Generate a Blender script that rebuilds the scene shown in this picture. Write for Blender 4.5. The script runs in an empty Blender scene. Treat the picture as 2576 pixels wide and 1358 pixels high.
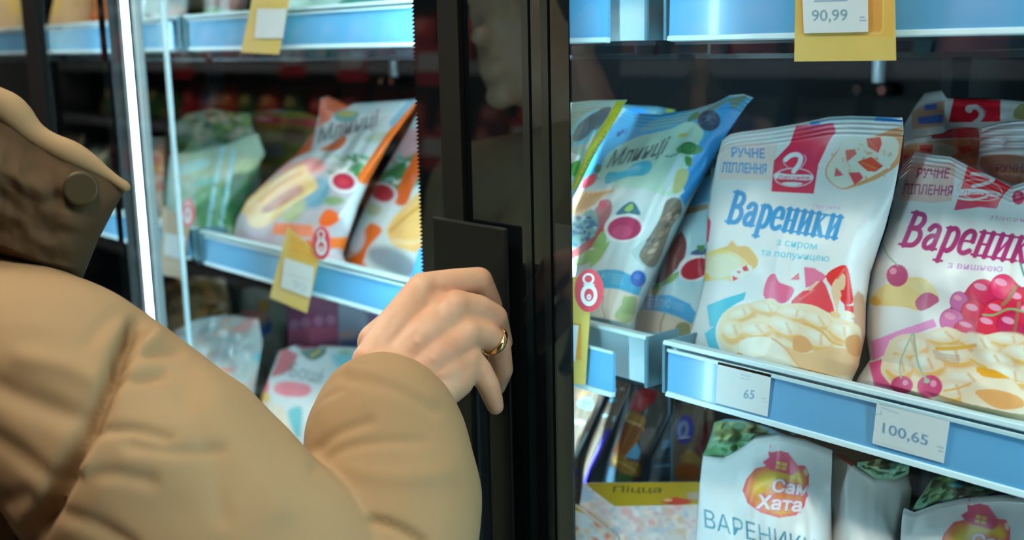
import bpy, bmesh, math, random
import numpy as np
from mathutils import Vector, Matrix, noise

random.seed(4)
S = bpy.context.scene
COL = S.collection

# ------------------------------------------------------------------ camera
FPX, CX, CY = 2900.0, 1288.0, 679.0
_d = Vector((-1250 - CX, 162 - CY, FPX)).normalized()          # where the shelf edges run to
_u = Vector((-.022, -1, -(_d.x * -.022 + _d.y * -1) / _d.z)).normalized()
EX, EZ = -_d, _u
EY = EZ.cross(EX)
def w_of(c): return Vector((EX.dot(c), EY.dot(c), EZ.dot(c)))
CAM = Vector((0, -.72966, 1.60))
def ray(x, y): return w_of(Vector(((x - CX) / FPX, (y - CY) / FPX, 1.0)))
def at(x, y, Y=0.0):
    r = ray(x, y); return CAM + r * ((Y - CAM.y) / r.y)
def atd(x, y, d): return CAM + ray(x, y) * d
def to_px(p):
    q = p - CAM
    c = EX * q.x + EY * q.y + EZ * q.z
    return (c.x / c.z * FPX + CX, c.y / c.z * FPX + CY)
cam_d = bpy.data.cameras.new('camera'); cam = bpy.data.objects.new('camera', cam_d); COL.objects.link(cam)
cx_, cy_, cz_ = w_of(Vector((1, 0, 0))), w_of(Vector((0, -1, 0))), w_of(Vector((0, 0, -1)))
cam.matrix_world = Matrix(((cx_.x, cy_.x, cz_.x, CAM.x), (cx_.y, cy_.y, cz_.y, CAM.y), (cx_.z, cy_.z, cz_.z, CAM.z), (0, 0, 0, 1)))
cam_d.sensor_width = 36; cam_d.lens = FPX / 2576 * 36; cam_d.clip_start = .02; cam_d.clip_end = 60
cam_d.dof.use_dof = True; cam_d.dof.focus_distance = .86; cam_d.dof.aperture_fstop = 5.0
S.camera = cam

# ------------------------------------------------------------------ world, exposure
wd = bpy.data.worlds.new('world'); S.world = wd; wd.use_nodes = True
wd.node_tree.nodes['Background'].inputs[0].default_value = (.9, .95, 1, 1)
wd.node_tree.nodes['Background'].inputs[1].default_value = .025
S.view_settings.view_transform = 'Standard'; S.view_settings.look = 'None'
S.view_settings.exposure = 0; S.view_settings.gamma = 1; S.view_settings.use_curve_mapping = False
S.cycles.use_denoising = True
S.cycles.transparent_max_bounces = 16; S.cycles.max_bounces = 8
S.cycles.sample_clamp_indirect = 4; S.cycles.caustics_reflective = False; S.cycles.caustics_refractive = False
LED_POWER, LED_VISIBLE, CEIL_POWER = 48.0, 17.0, 25.0

# ------------------------------------------------------------------ materials
def s2l(c):
    c /= 255.0
    return c / 12.92 if c <= .04045 else ((c + .055) / 1.055) ** 2.4
WHITE_SEEN = (208, 228, 232)                                   # what white packs look like under the freezer's cool light
_mats = {}
def mat(name, rgb, rough=.5, metal=0, spec=.5, emit=None, estr=0, bump=None, sss=0, var=None, coat=0):
    if name in _mats: return _mats[name]
    m = bpy.data.materials.new(name); m.use_nodes = True
    nt = m.node_tree; b = nt.nodes['Principled BSDF']
    b.inputs['Base Color'].default_value = (*rgb, 1); b.inputs['Roughness'].default_value = rough
    b.inputs['Metallic'].default_value = metal; b.inputs['Specular IOR Level'].default_value = spec
    if coat: b.inputs['Coat Weight'].default_value = coat; b.inputs['Coat Roughness'].default_value = .05
    if sss:
        b.inputs['Subsurface Weight'].default_value = sss; b.inputs['Subsurface Scale'].default_value = .004
        b.inputs['Subsurface Radius'].default_value = (1, .35, .2)
    if emit: b.inputs['Emission Color'].default_value = (*emit, 1); b.inputs['Emission Strength'].default_value = estr
    tc = nt.nodes.new('ShaderNodeTexCoord')
    if var:                                                    # (scale, amount, colour)
        n = nt.nodes.new('ShaderNodeTexNoise'); n.inputs['Scale'].default_value = var[0]; n.inputs['Detail'].default_value = 5
        r = nt.nodes.new('ShaderNodeValToRGB'); r.color_ramp.elements[0].position = .38; r.color_ramp.elements[1].position = .66
        r.color_ramp.elements[0].color = (*rgb, 1); r.color_ramp.elements[1].color = (*var[1], 1)
        nt.links.new(tc.outputs['Object'], n.inputs['Vector']); nt.links.new(n.outputs['Fac'], r.inputs[0]); nt.links.new(r.outputs[0], b.inputs['Base Color'])
    if bump:
        n = nt.nodes.new('ShaderNodeTexNoise'); n.inputs['Scale'].default_value = bump[0]; n.inputs['Detail'].default_value = 4
        bp = nt.nodes.new('ShaderNodeBump'); bp.inputs['Strength'].default_value = bump[1]; bp.inputs['Distance'].default_value = bump[2]
        nt.links.new(tc.outputs['Object'], n.inputs['Vector']); nt.links.new(n.outputs['Fac'], bp.inputs['Height']); nt.links.new(bp.outputs[0], b.inputs['Normal'])
    _mats[name] = m
    return m
def ink(r, g, b):
    """printed colour: the colour as seen, freed of the cool lamp's tint"""
    k = 'ink_%d_%d_%d' % (r, g, b)
    c = [min(.88, .86 * s2l(v) / s2l(w)) for v, w in zip((r, g, b), WHITE_SEEN)]
    return mat(k, c, .36, spec=.4)
def glass_mat(name, tint, ior=1.65):
    m = bpy.data.materials.new(name); m.use_nodes = True; nt = m.node_tree
    for n in list(nt.nodes):
        if n.type == 'BSDF_PRINCIPLED': nt.nodes.remove(n)
    out = nt.nodes['Material Output']
    t = nt.nodes.new('ShaderNodeBsdfTransparent'); t.inputs[0].default_value = (*tint, 1)
    g = nt.nodes.new('ShaderNodeBsdfGlossy'); g.inputs['Roughness'].default_value = .0
    f = nt.nodes.new('ShaderNodeFresnel'); f.inputs['IOR'].default_value = ior
    geo = nt.nodes.new('ShaderNodeNewGeometry'); mul = nt.nodes.new('ShaderNodeMath'); mul.operation = 'MULTIPLY'
    inv = nt.nodes.new('ShaderNodeMath'); inv.operation = 'SUBTRACT'; inv.inputs[0].default_value = 1
    nt.links.new(geo.outputs['Backfacing'], inv.inputs[1]); nt.links.new(inv.outputs[0], mul.inputs[0]); nt.links.new(f.outputs[0], mul.inputs[1])
    x = nt.nodes.new('ShaderNodeMixShader')
    nt.links.new(mul.outputs[0], x.inputs[0]); nt.links.new(t.outputs[0], x.inputs[1]); nt.links.new(g.outputs[0], x.inputs[2])
    nt.links.new(x.outputs[0], out.inputs[0])
    return m
def film_mat(name, rgb, alpha):
    m = mat(name, rgb, .25)
    m.node_tree.nodes['Principled BSDF'].inputs['Alpha'].default_value = alpha
    return m
GLASS = glass_mat('door_glass', (.97, .99, .99))
FRIT = mat('black_glass_border', (.006, .009, .011), .02, spec=.45)
BLACK = mat('black_frame', (.007, .0085, .009), .45, spec=.3)
BLACK_SATIN = mat('black_satin_handle', (.007, .009, .010), .5, spec=.25)
TEAL_TRIM = mat('dark_teal_trim', (.006, .014, .018), .25, spec=.5)
STEEL_DARK = mat('dark_liner', (.006, .015, .022), .4, spec=.4)
SHELF_M = mat('shelf_coating', (.03, .045, .055), .4)
RAIL = mat('blue_white_plastic', (.15, .47, .80), .24, spec=.6, coat=.25)
RAIL_LIP = mat('white_lip', (.62, .84, .9), .3, spec=.6)
RAIL_END = mat('grey_blue_end', (.12, .28, .36), .4)
PAPER = mat('label_paper', (.78, .84, .84), .55)
YELLOW = mat('yellow_plastic', (.86, .60, .13), .4)
YELLOW_IN = mat('yellow_inner', (.72, .42, .10), .5)
OCHRE = mat('ochre_plastic', (.62, .36, .12), .45)
CHROME = mat('polished_metal', (.8, .85, .88), .12, metal=1)
LED_ON = mat('led_diffuser', (1, 1, 1), .5, emit=(.52, .88, 1.0), estr=LED_POWER * .85)
LED_LEFT = mat('led_diffuser_left', (1, 1, 1), .5, emit=(.52, .88, 1.0), estr=LED_POWER * 7.2)
LED_SIDE = mat('led_diffuser_side', (1, 1, 1), .5, emit=(.52, .88, 1.0), estr=LED_POWER * 4.6)
LED_SEEN = mat('led_diffuser_far', (1, 1, 1), .5, emit=(.70, .93, 1.0), estr=LED_VISIBLE)
SKIN = mat('skin', (.72, .44, .265), .46, sss=.1, var=(30, (.66, .345, .20)), bump=(420, .06, .0006))
JACKET = mat('tan_fabric', (.405, .268, .135), .78, spec=.2, var=(9, (.37, .243, .121)), bump=(900, .12, .0005))
COLLAR_M = mat('brown_lining', (.20, .115, .045), .85, spec=.15, bump=(700, .12, .0005))
GOLD = mat('gold', (.95, .62, .25), .18, metal=1)
HAIR = mat('brown_hair', (.06, .032, .018), .5)
DENIM = mat('dark_trousers', (.03, .035, .05), .8)

# ------------------------------------------------------------------ object helpers
def tag(o, label=None, cat=None, group=None, kind=None):
    if label: o['label'] = label
    if cat: o['category'] = cat
    if group: o['group'] = group
    if kind: o['kind'] = kind
    return o
def thing(name, loc, label, cat, group=None):
    o = bpy.data.objects.new(name, None); o.empty_display_size = .05; COL.objects.link(o)
    o.location = loc; tag(o, label, cat, group)
    return o
def world_loc(o):
    v = Vector(o.location)
    while o.parent: o = o.parent; v = v + Vector(o.location)
    return v
def obj(name, vf, mats, parent=None, smooth=False, origin=None):
    """vf = (verts in world, faces[, material index per face]) -> ONE mesh object"""
    V, Fc = vf[0], vf[1]; mi = vf[2] if len(vf) > 2 else None
    if not isinstance(mats, (list, tuple)): mats = [mats]
    if parent: org = world_loc(parent)
    elif origin is not None: org = Vector(origin)
    else:
        xs, ys, zs = zip(*[tuple(v) for v in V]); org = Vector(((min(xs) + max(xs)) / 2, (min(ys) + max(ys)) / 2, min(zs)))
    me = bpy.data.meshes.new(name); me.from_pydata([tuple(Vector(v) - org) for v in V], [], Fc)
    for m in mats: me.materials.append(m)
    if mi: me.polygons.foreach_set('material_index', mi)
    if smooth: me.polygons.foreach_set('use_smooth', [True] * len(me.polygons))
    bm = bmesh.new(); bm.from_mesh(me); bmesh.ops.recalc_face_normals(bm, faces=bm.faces); bm.to_mesh(me); bm.free()
    o = bpy.data.objects.new(name, me); COL.objects.link(o)
    if parent: o.parent = parent
    else: o.location = org
    return o
def bevel(o, w=.001, seg=2):
    m = o.modifiers.new('bevel', 'BEVEL'); m.width = w; m.segments = seg; m.limit_method = 'ANGLE'
    return o
def join(*parts):
    V, Fc, mi = [], [], []
    for p in parts:
        k = len(V); V += list(p[0]); Fc += [[i + k for i in f] for f in p[1]]
        mi += list(p[2]) if len(p) > 2 else [0] * len(p[1])
    return V, Fc, mi
def withm(p, i): return p[0], p[1], [i] * len(p[1])
def box(x0, x1, y0, y1, z0, z1):
    V = [Vector((x, y, z)) for z in (z0, z1) for y in (y0, y1) for x in (x0, x1)]
    return V, [[0, 2, 3, 1], [4, 5, 7, 6], [0, 1, 5, 4], [2, 6, 7, 3], [0, 4, 6, 2], [1, 3, 7, 5]]
def extrude_x(profile, x0, x1):                                # profile = [(y, z)...]
    n = len(profile)
    V = [Vector((x, y, z)) for x in (x0, x1) for y, z in profile]
    return V, [list(range(n)), list(range(2 * n - 1, n - 1, -1))] + [[i, (i + 1) % n, n + (i + 1) % n, n + i] for i in range(n)]
def extrude(poly3, vec):
    n = len(poly3)
    V = [Vector(p) for p in poly3] + [Vector(p) + vec for p in poly3]
    return V, [list(range(n)), list(range(2 * n - 1, n - 1, -1))] + [[i, (i + 1) % n, n + (i + 1) % n, n + i] for i in range(n)]
def slab(px, Y, t):                                            # a flat card standing on the plane y = Y, of thickness t
    return extrude([at(x, y, Y) for x, y in px], Vector((0, t, 0)))
def cyl(a, b, r, n=16, r2=None):
    a, b = Vector(a), Vector(b); d = (b - a).normalized()
    s = d.orthogonal().normalized(); t = d.cross(s); r2 = r if r2 is None else r2
    V = [a + (s * math.cos(k * 2 * math.pi / n) + t * math.sin(k * 2 * math.pi / n)) * r for k in range(n)]
    V += [b + (s * math.cos(k * 2 * math.pi / n) + t * math.sin(k * 2 * math.pi / n)) * r2 for k in range(n)]
    return V, [list(range(n))[::-1], list(range(n, 2 * n))] + [[i, (i + 1) % n, n + (i + 1) % n, n + i] for i in range(n)]
def resample(pts, n):
    pts = [Vector(p) for p in pts]
    L = [0]
    for a, b in zip(pts, pts[1:]): L.append(L[-1] + (b - a).length)
    out = []; j = 0
    for k in range(n):
        s = L[-1] * k / (n - 1)
        while j < len(pts) - 2 and L[j + 1] < s: j += 1
        d = L[j + 1] - L[j]
        out.append(pts[j].lerp(pts[j + 1], 0 if d == 0 else (s - L[j]) / d))
    return out
def spline(pts, closed=True, step=9):
    """smooth curve through 2D points"""
    n = len(pts); P = [Vector(p) for p in pts]; out = []
    for i in range(n if closed else n - 1):
        p0, p1, p2, p3 = (P[(i + k) % n] if closed else P[min(max(i + k, 0), n - 1)] for k in (-1, 0, 1, 2))
        m = max(2, int((p2 - p1).length / step))
        for k in range(m):
            t = k / m
            out.append(.5 * ((2 * p1) + (p2 - p0) * t + (2 * p0 - 5 * p1 + 4 * p2 - p3) * t * t + (3 * p1 - p0 - 3 * p2 + p3) * t ** 3))
    if not closed: out.append(P[-1])
    return out
def sstep(a, b, x):
    t = min(1, max(0, (x - a) / (b - a))); return t * t * (3 - 2 * t)

# ------------------------------------------------------------------ filled bags
def film(name, rgb, rough=.3, bump=(18, .12, .004)):
    """plastic film whose printed colours are stored on its mesh"""
    if name in _mats: return _mats[name]
    m = mat(name, rgb, rough, spec=.4, bump=bump)
    a = m.node_tree.nodes.new('ShaderNodeAttribute'); a.attribute_name = 'print'
    m.node_tree.links.new(a.outputs['Color'], m.node_tree.nodes['Principled BSDF'].inputs['Base Color'])
    FILM_RGB[name] = rgb
    return m
FILM_RGB, PRINT = {}, {}
def _resamp(pts, n):
    P = np.array(pts, float)[:, :2]; L = np.r_[0, np.cumsum(np.hypot(*np.diff(P, axis=0).T))]
    s = np.linspace(0, L[-1], n); return np.c_[np.interp(s, L, P[:, 0]), np.interp(s, L, P[:, 1])]
def _up(A, n, m):
    """cubic upsampling of a coarse height grid"""
    def W(k, n):
        M = np.zeros((n, k)); t = np.linspace(0, k - 1, n); i = np.minimum(t.astype(int), k - 2); f = t - i
        for d, w in ((-1, -.5 * f + f * f - .5 * f ** 3), (0, 1 - 2.5 * f * f + 1.5 * f ** 3), (1, .5 * f + 2 * f * f - 1.5 * f ** 3), (2, -.5 * f * f + .5 * f ** 3)):
            np.add.at(M, (np.arange(n), np.clip(i + d, 0, k - 1)), w)
        return M
    return W(A.shape[0], n) @ A @ W(A.shape[1], m).T
def rays_np(P):
    c = np.c_[(P[:, 0] - CX) / FPX, (P[:, 1] - CY) / FPX, np.ones(len(P))]
    return c @ np.array([EX, EY, EZ]).T
def sst(a, b, x): t = np.clip((x - a) / (b - a), 0, 1); return t * t * (3 - 2 * t)
def grid_obj(name, front, back, nu, nv, px, m, cell, parent=None):
    """front and back sheets of (nv+1)x(nu+1) points, sewn along the rim"""
    W = nu + 1; N = W * (nv + 1)
    I = np.arange(N).reshape(nv + 1, W); J = I.copy(); inner = np.zeros_like(I, bool); inner[1:-1, 1:-1] = True
    J[inner] = N + np.arange(inner.sum())
    V = np.vstack([front, back[inner.ravel()]])
    q = lambda K: np.stack([K[:-1, :-1], K[:-1, 1:], K[1:, 1:], K[1:, :-1]], -1).reshape(-1, 4)
    Fc = np.vstack([q(I), q(J)[:, ::-1]])
    org = np.array(world_loc(parent)) if parent else np.array([(V[:, 0].min() + V[:, 0].max()) / 2, (V[:, 1].min() + V[:, 1].max()) / 2, V[:, 2].min()])
    me = bpy.data.meshes.new(name); me.vertices.add(len(V)); me.vertices.foreach_set('co', (V - org).ravel())
    me.loops.add(Fc.size); me.loops.foreach_set('vertex_index', Fc.ravel()); me.polygons.add(len(Fc))
    me.polygons.foreach_set('loop_start', np.arange(0, Fc.size, 4)); me.polygons.foreach_set('use_smooth', np.ones(len(Fc), bool))
    me.update(calc_edges=True); me.validate(); me.materials.append(m)
    o = bpy.data.objects.new(name, me); COL.objects.link(o)
    if parent: o.parent = parent
    else: o.location = org
    PRINT[o.name] = (px, cell, FILM_RGB.get(m.name, (.8, .8, .8)))
    Art(o).done()
    return o
def bag(name, m, bottom, right, top, left, Y0, lean=.25, yaw=0., T=.035, floor=None, res=2.4, wr=.004, seed=0, seal=.93, back=.55, parent=None, flat=False, puff=2.8):
    """a filled pouch: edge curves give its outline, the plane its lean; front and back bulge and meet at the sealed edges"""
    ext = lambda P: float(np.hypot(*np.diff(np.array(P, float)[:, :2], axis=0).T).sum())
    nu = max(10, int(max(ext(bottom), ext(top)) / res)); nv = max(10, int(max(ext(left), ext(right)) / res))
    bt, tp, lf, rt = _resamp(bottom, nu + 1), _resamp(top, nu + 1), _resamp(left, nv + 1), _resamp(right, nv + 1)
    u = np.linspace(0, 1, nu + 1)[None, :, None]; v = np.linspace(0, 1, nv + 1)[:, None, None]
    P = lf[:, None] * (1 - u) + rt[:, None] * u + bt[None] * (1 - v) + tp[None] * v - (bt[0] * (1 - u) * (1 - v) + bt[-1] * u * (1 - v) + tp[0] * (1 - u) * v + tp[-1] * u * v)
    u, v = u[..., 0], v[..., 0]
    hu = np.clip(1 - np.abs(2 * u - 1) ** puff, 0, 1) ** .75
    hv = np.minimum(1, v / .1) ** .6 * (1 - .85 * sst(.5, seal, v))
    hv = hv * np.where(v > seal, np.clip(1 - (v - seal) / (1 - seal), 0, 1) ** .5, 1)
    h = T * hu * hv
    a, b = 26, 32
    G = np.array([[noise.noise(Vector((i / a * 3.1 + seed * 7.3, j / b * 4.7, seed * 1.7)) * 1.3) + .55 * noise.noise(Vector((i / a * 9 + seed, j / b * 3.2, seed))) * (.4 + j / b) + .3 * noise.noise(Vector((i / a * 13 - seed, j / b * 11, seed))) for i in range(a)] for j in range(b)])
    fade = np.minimum(1, 5 * np.minimum(np.minimum(u, 1 - u), np.minimum(v, 1 - v)))
    h = h + fade * wr * _up(G, nv + 1, nu + 1)
    if seal < .99:
        sv = np.where(v > seal, .0007 * np.sin((v - seal) / (1 - seal) * 26), 0); h = h + sv * np.minimum(1, fade * 40)
    h = np.maximum(h, 0) if flat else h
    n = Vector((yaw, -1, lean)).normalized(); mid = at((bottom[0][0] + bottom[-1][0]) / 2, (bottom[0][1] + bottom[-1][1]) / 2, Y0)
    px = P.reshape(-1, 2); r = rays_np(px); nn = np.array(n); k = n.dot(mid) - n.dot(CAM)
    h = h.ravel(); den = r @ nn
    front = np.array(CAM) + r * ((k + h) / den)[:, None]
    backp = np.array(CAM) + r * (k / den)[:, None] - nn * (np.maximum(0, h) * back)[:, None]
    if floor is not None: front[:, 2] = np.maximum(front[:, 2], floor); backp[:, 2] = np.maximum(backp[:, 2], floor)
    if floor is not None:                                      # the lower front leans against the shelf's lip
        for B_ in (front, backp): B_[:, 1] = np.where(B_[:, 2] < floor + .05, np.maximum(B_[:, 1], .0052), B_[:, 1])
    return grid_obj(name, front, backp, nu, nv, px, m, res, parent)
def card(name, m, c, Y0, lean=0., yaw=0., t=.0015, res=2.4, parent=None, floor=None):
    """a flat card or carton: corners bottom-left, bottom-right, top-right, top-left of its face, thickness behind"""
    c = np.array(c, float); nu = max(2, int(max(np.hypot(*(c[1] - c[0])), np.hypot(*(c[2] - c[3]))) / res)); nv = max(2, int(max(np.hypot(*(c[3] - c[0])), np.hypot(*(c[2] - c[1]))) / res))
    nn = Vector((yaw, -1, lean)).normalized(); mid = at(*((c[0] + c[1]) / 2), Y0); k = nn.dot(mid) - nn.dot(CAM); nn = np.array(nn)
    W3 = np.array(CAM) + rays_np(c) * (k / (rays_np(c) @ nn))[:, None]
    if floor is not None: W3[:, 2] = np.maximum(W3[:, 2], floor)
    u = np.linspace(0, 1, nu + 1)[None, :, None]; v = np.linspace(0, 1, nv + 1)[:, None, None]
    F = (W3[0] * (1 - u) * (1 - v) + W3[1] * u * (1 - v) + W3[2] * u * v + W3[3] * (1 - u) * v).reshape(-1, 3)
    q = F - np.array(CAM); C3 = np.c_[q @ np.array([EX.x, EY.x, EZ.x]), q @ np.array([EX.y, EY.y, EZ.y]), q @ np.array([EX.z, EY.z, EZ.z])]
    px = np.c_[C3[:, 0] / C3[:, 2] * FPX + CX, C3[:, 1] / C3[:, 2] * FPX + CY]
    # rim ring pushed back: front sheet stays flat, back sheet lies t behind
    o = grid_obj(name, F, F - nn * t, nu, nv, px, m, res, parent)
    for p in o.data.polygons: p.use_smooth = False
    return o

# ------------------------------------------------------------------ printing on films
class Art:
    """prints flat colours onto the film's own mesh, shape after shape"""
    OFF = [(-.33, -.17), (.17, -.33), (.33, .17), (-.17, .33)]
    def __init__(s, o, org=(0, 0), sc=1.0):
        s.o = o; s.px_, s.cell, base = PRINT[o.name]; s.org = org; s.sc = sc
        a = o.data.attributes.get('print')
        n = len(o.data.vertices); s.C = np.empty((n, 4), np.float32); s.C[:] = (*base, 1)
        if a: a.data.foreach_get('color', s.C.ravel())
    def frame(s, org, sc): s.org = org; s.sc = sc; return s
    def px(s, p): return (s.org[0] + p[0] / s.sc, s.org[1] + p[1] / s.sc)
    def _near(s, P, pad):
        P = np.asarray(P); lo, hi = P.min(0) - pad, P.max(0) + pad; q = s.px_
        return np.nonzero((q[:, 0] > lo[0]) & (q[:, 0] < hi[0]) & (q[:, 1] > lo[1]) & (q[:, 1] < hi[1]))[0]
    def _mix(s, ids, al, m):
        c = np.array([min(.88, .86 * s2l(v) / s2l(w)) for v, w in zip(m, WHITE_SEEN)])
        s.C[ids, :3] += (c - s.C[ids, :3]) * al[:, None].astype(np.float32)
    def raw(s, P, m, soft=0):
        P = np.array([tuple(p)[:2] for p in P], float); pad = s.cell + soft; ids = s._near(P, pad)
        if not len(ids): return s
        q = s.px_[ids]; al = np.zeros(len(ids)); Q = np.roll(P, 1, 0)
        offs = s.OFF if not soft else [(math.cos(k * 2.4) * soft / s.cell * (k / 12) ** .5, math.sin(k * 2.4) * soft / s.cell * (k / 12) ** .5) for k in range(12)]
        for ox, oy in offs:
            x, y = q[:, 0] + ox * s.cell, q[:, 1] + oy * s.cell; ins = np.zeros(len(ids), bool)
            for a, b in zip(P, Q):
                if a[1] == b[1]: continue
                hit = (a[1] > y) != (b[1] > y)
                ins ^= hit & (x < (b[0] - a[0]) * (y - a[1]) / (b[1] - a[1]) + a[0])
            al += ins
        s._mix(ids, al / len(offs), m); return s
    def poly(s, pts, m, sm=False, soft=0):
        P = [s.px(p) for p in pts]
        return s.raw(spline(P) if sm else P, m, soft)
    def blob(s, pts, m, soft=0): return s.poly(pts, m, True, soft)
    def ell(s, x, y, rx, ry, m, rot=0, soft=0):
        cx, cy = s.px((x, y)); rx, ry = rx / s.sc, ry / s.sc; R = max(rx, ry)
        ids = s._near([(cx - R, cy - R), (cx + R, cy + R)], s.cell + soft)
        if not len(ids): return s
        c, q = math.cos(math.radians(rot)), math.sin(math.radians(rot)); d = s.px_[ids] - (cx, cy)
        U, Vv = (d[:, 0] * c + d[:, 1] * q) / rx, (-d[:, 0] * q + d[:, 1] * c) / ry
        rr = np.hypot(U, Vv); s._mix(ids, np.clip((1 - rr) * min(rx, ry) / max(s.cell, soft) + .5, 0, 1), m); return s
    def strokes_px(s, lines, m, soft=0):
        for L, w in lines:
            P = np.array([tuple(p)[:2] for p in L], float); ids = s._near(P, w / 2 + s.cell + soft)
            if not len(ids): continue
            q = s.px_[ids]; dm = np.full(len(ids), 1e9)
            for a, b in zip(P[:-1], P[1:]):
                e = b - a; l2 = max(1e-9, e @ e); t = np.clip(((q - a) @ e) / l2, 0, 1)
                dm = np.minimum(dm, np.hypot(*(q - a - t[:, None] * e).T))
            s._mix(ids, np.clip((w / 2 - dm) / max(s.cell, soft) + .5, 0, 1), m)
        return s
    def line(s, pts, w, m, sm=True, soft=0):
        P = [s.px(p) for p in pts]
        if sm and len(P) > 2: P = spline(P, False)
        return s.strokes_px([(P, w / s.sc)], m, soft)
    def ring(s, x, y, rx, ry, w, m, rot=0):
        c, q = math.cos(math.radians(rot)), math.sin(math.radians(rot))
        return s.line([(x + rx * math.cos(t) * c - ry * math.sin(t) * q, y + rx * math.cos(t) * q + ry * math.sin(t) * c) for t in (2 * math.pi * k / 26 for k in range(27))], w, m, False)
    def text(s, txt, a, b, up, m, bold=0., sp=1.0):
        """txt set from baseline point a to b (frame units), 'up' = vector of one cap height"""
        cu = bpy.data.curves.new('t', 'FONT'); cu.body = txt; cu.resolution_u = 3; cu.offset = bold; cu.space_character = sp
        o = bpy.data.objects.new('t', cu); COL.objects.link(o)
        me = bpy.data.meshes.new_from_object(o.evaluated_get(bpy.context.evaluated_depsgraph_get()))
        bpy.data.objects.remove(o); bpy.data.curves.remove(cu)
        if not me.vertices: return s
        A, B = np.array(s.px(a)), np.array(s.px(b)); U = np.array(up) / s.sc
        co = np.array([v.co[:2] for v in me.vertices]); x0, x1 = co[:, 0].min(), co[:, 0].max()
        P = A + np.outer((co[:, 0] - x0) / (x1 - x0), B - A) + np.outer(co[:, 1] / .73, U)
        me.calc_loop_triangles(); T = [tuple(t.vertices) for t in me.loop_triangles]; bpy.data.meshes.remove(me)
        ids = s._near(P, s.cell)
        if not len(ids): return s
        q = s.px_[ids]; al = np.zeros(len(ids))
        for ox, oy in s.OFF:
            x, y = q[:, 0] + ox * s.cell, q[:, 1] + oy * s.cell; ins = np.zeros(len(ids), bool)
            for i, j, k in T:
                p0, p1, p2 = P[i], P[j], P[k]
                d0 = (p1[0] - p0[0]) * (y - p0[1]) - (p1[1] - p0[1]) * (x - p0[0]); d1 = (p2[0] - p1[0]) * (y - p1[1]) - (p2[1] - p1[1]) * (x - p1[0]); d2 = (p0[0] - p2[0]) * (y - p2[1]) - (p0[1] - p2[1]) * (x - p2[0])
                ins |= ((d0 >= 0) & (d1 >= 0) & (d2 >= 0)) | ((d0 <= 0) & (d1 <= 0) & (d2 <= 0))
            al += ins
        s._mix(ids, al / 4, m); return s
    def slab_text(s, txt, a, b, up, m, thick=.2, thin=.1):
        """slab-serif lettering drawn stroke by stroke; 'up' = one x-height"""
        adv = 0; runs = []
        for ch in txt:
            g, w = SLAB[ch]; runs.append((adv, g)); adv += w
        A, B = Vector(s.px(a)), Vector(s.px(b)); E = (B - A) / adv; U = Vector(up) / s.sc; k = U.length
        ls = []
        for x0, g in runs:
            for pts, w in g:
                P = [A + E * (x0 + p[0]) + U * p[1] for p in pts]
                if len(P) > 2: P = spline(P, False, 4)
                ls.append((P, k * (thick if w == 'T' else thin)))
        return s.strokes_px(ls, m)
    def done(s):
        at_ = s.o.data.attributes.get('print') or s.o.data.attributes.new('print', 'FLOAT_COLOR', 'POINT')
        at_.data.foreach_set('color', s.C.ravel()); return s.o
def _st(x): return [([(x, 0), (x, 1)], 'T'), ([(x - .17, .03), (x + .17, .03)], 't'), ([(x - .17, .97), (x + .17, .97)], 't')]
SLAB = {
 'В': ([([(.2, 0), (.2, 1.38)], 'T'), ([(0, .03), (.36, .03)], 't'), ([(0, 1.36), (.36, 1.36)], 't'), ([(.2, 1.35), (.55, 1.32), (.68, 1.08), (.55, .8), (.2, .74)], 'T'), ([(.2, .74), (.62, .7), (.78, .4), (.62, .08), (.2, .03)], 'T')], .98),
 'а': ([([(.54, .02), (.54, .7), (.46, .93), (.24, .96), (.1, .78)], 'T'), ([(.54, .56), (.26, .52), (.1, .3), (.16, .06), (.36, .04), (.54, .22)], 'T'), ([(.5, .03), (.72, .03)], 't')], .78),
 'р': ([([(.2, -.42), (.2, .96)], 'T'), ([(.02, -.4), (.4, -.4)], 't'), ([(.04, .95), (.22, .95)], 't'), ([(.2, .86), (.42, .97), (.62, .8), (.66, .5), (.6, .18), (.42, .03), (.2, .12)], 'T')], .8),
 'е': ([([(.1, .52), (.6, .54)], 't'), ([(.6, .54), (.56, .86), (.36, .96), (.16, .82), (.1, .5), (.16, .14), (.38, .03), (.62, .16)], 'T')], .74),
 'н': (_st(.2) + _st(.62) + [([(.2, .5), (.62, .5)], 't')], .86),
 'и': (_st(.2) + _st(.62) + [([(.2, .1), (.62, .9)], 't')], .86),
 'к': (_st(.2) + [([(.22, .45), (.6, .97)], 't'), ([(.3, .56), (.64, .03)], 'T'), ([(.48, .97), (.74, .97)], 't'), ([(.52, .03), (.8, .03)], 't')], .84),
}
def dumplings(A, items, base=(226, 212, 186), dark=(202, 170, 118), ochre=(214, 184, 96), light=(233, 228, 214)):
    for x, y, rx, ry, rot in items:
        rot += random.uniform(-8, 8); a = math.radians(rot); c, q = math.cos(a), math.sin(a)
        f = lambda u, v: (x + rx * u * c - ry * v * q, y + rx * u * q + ry * v * c)
        A.ell(*f(.1, .22), rx * 1.0, ry * .98, dark, rot, 9)
        A.blob([f(-1, .1), f(-.7, -.75), f(-.1, -.98), f(.6, -.8), f(1, 0), f(.6, .62), f(-.1, .8), f(-.7, .7)], base, 4)
        A.ell(*f(random.uniform(-.3, .1), -.25), rx * .55, ry * .42, light, rot, 10)
        A.line([f(-.85, .4), f(-.35, .74), f(.3, .78), f(.85, .35)], min(rx, ry) * .24, ochre, True, 6)
        A.line([f(random.uniform(.0, .3), -.5), f(random.uniform(.2, .5), .3)], min(rx, ry) * .2, dark, True, 8)

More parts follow.
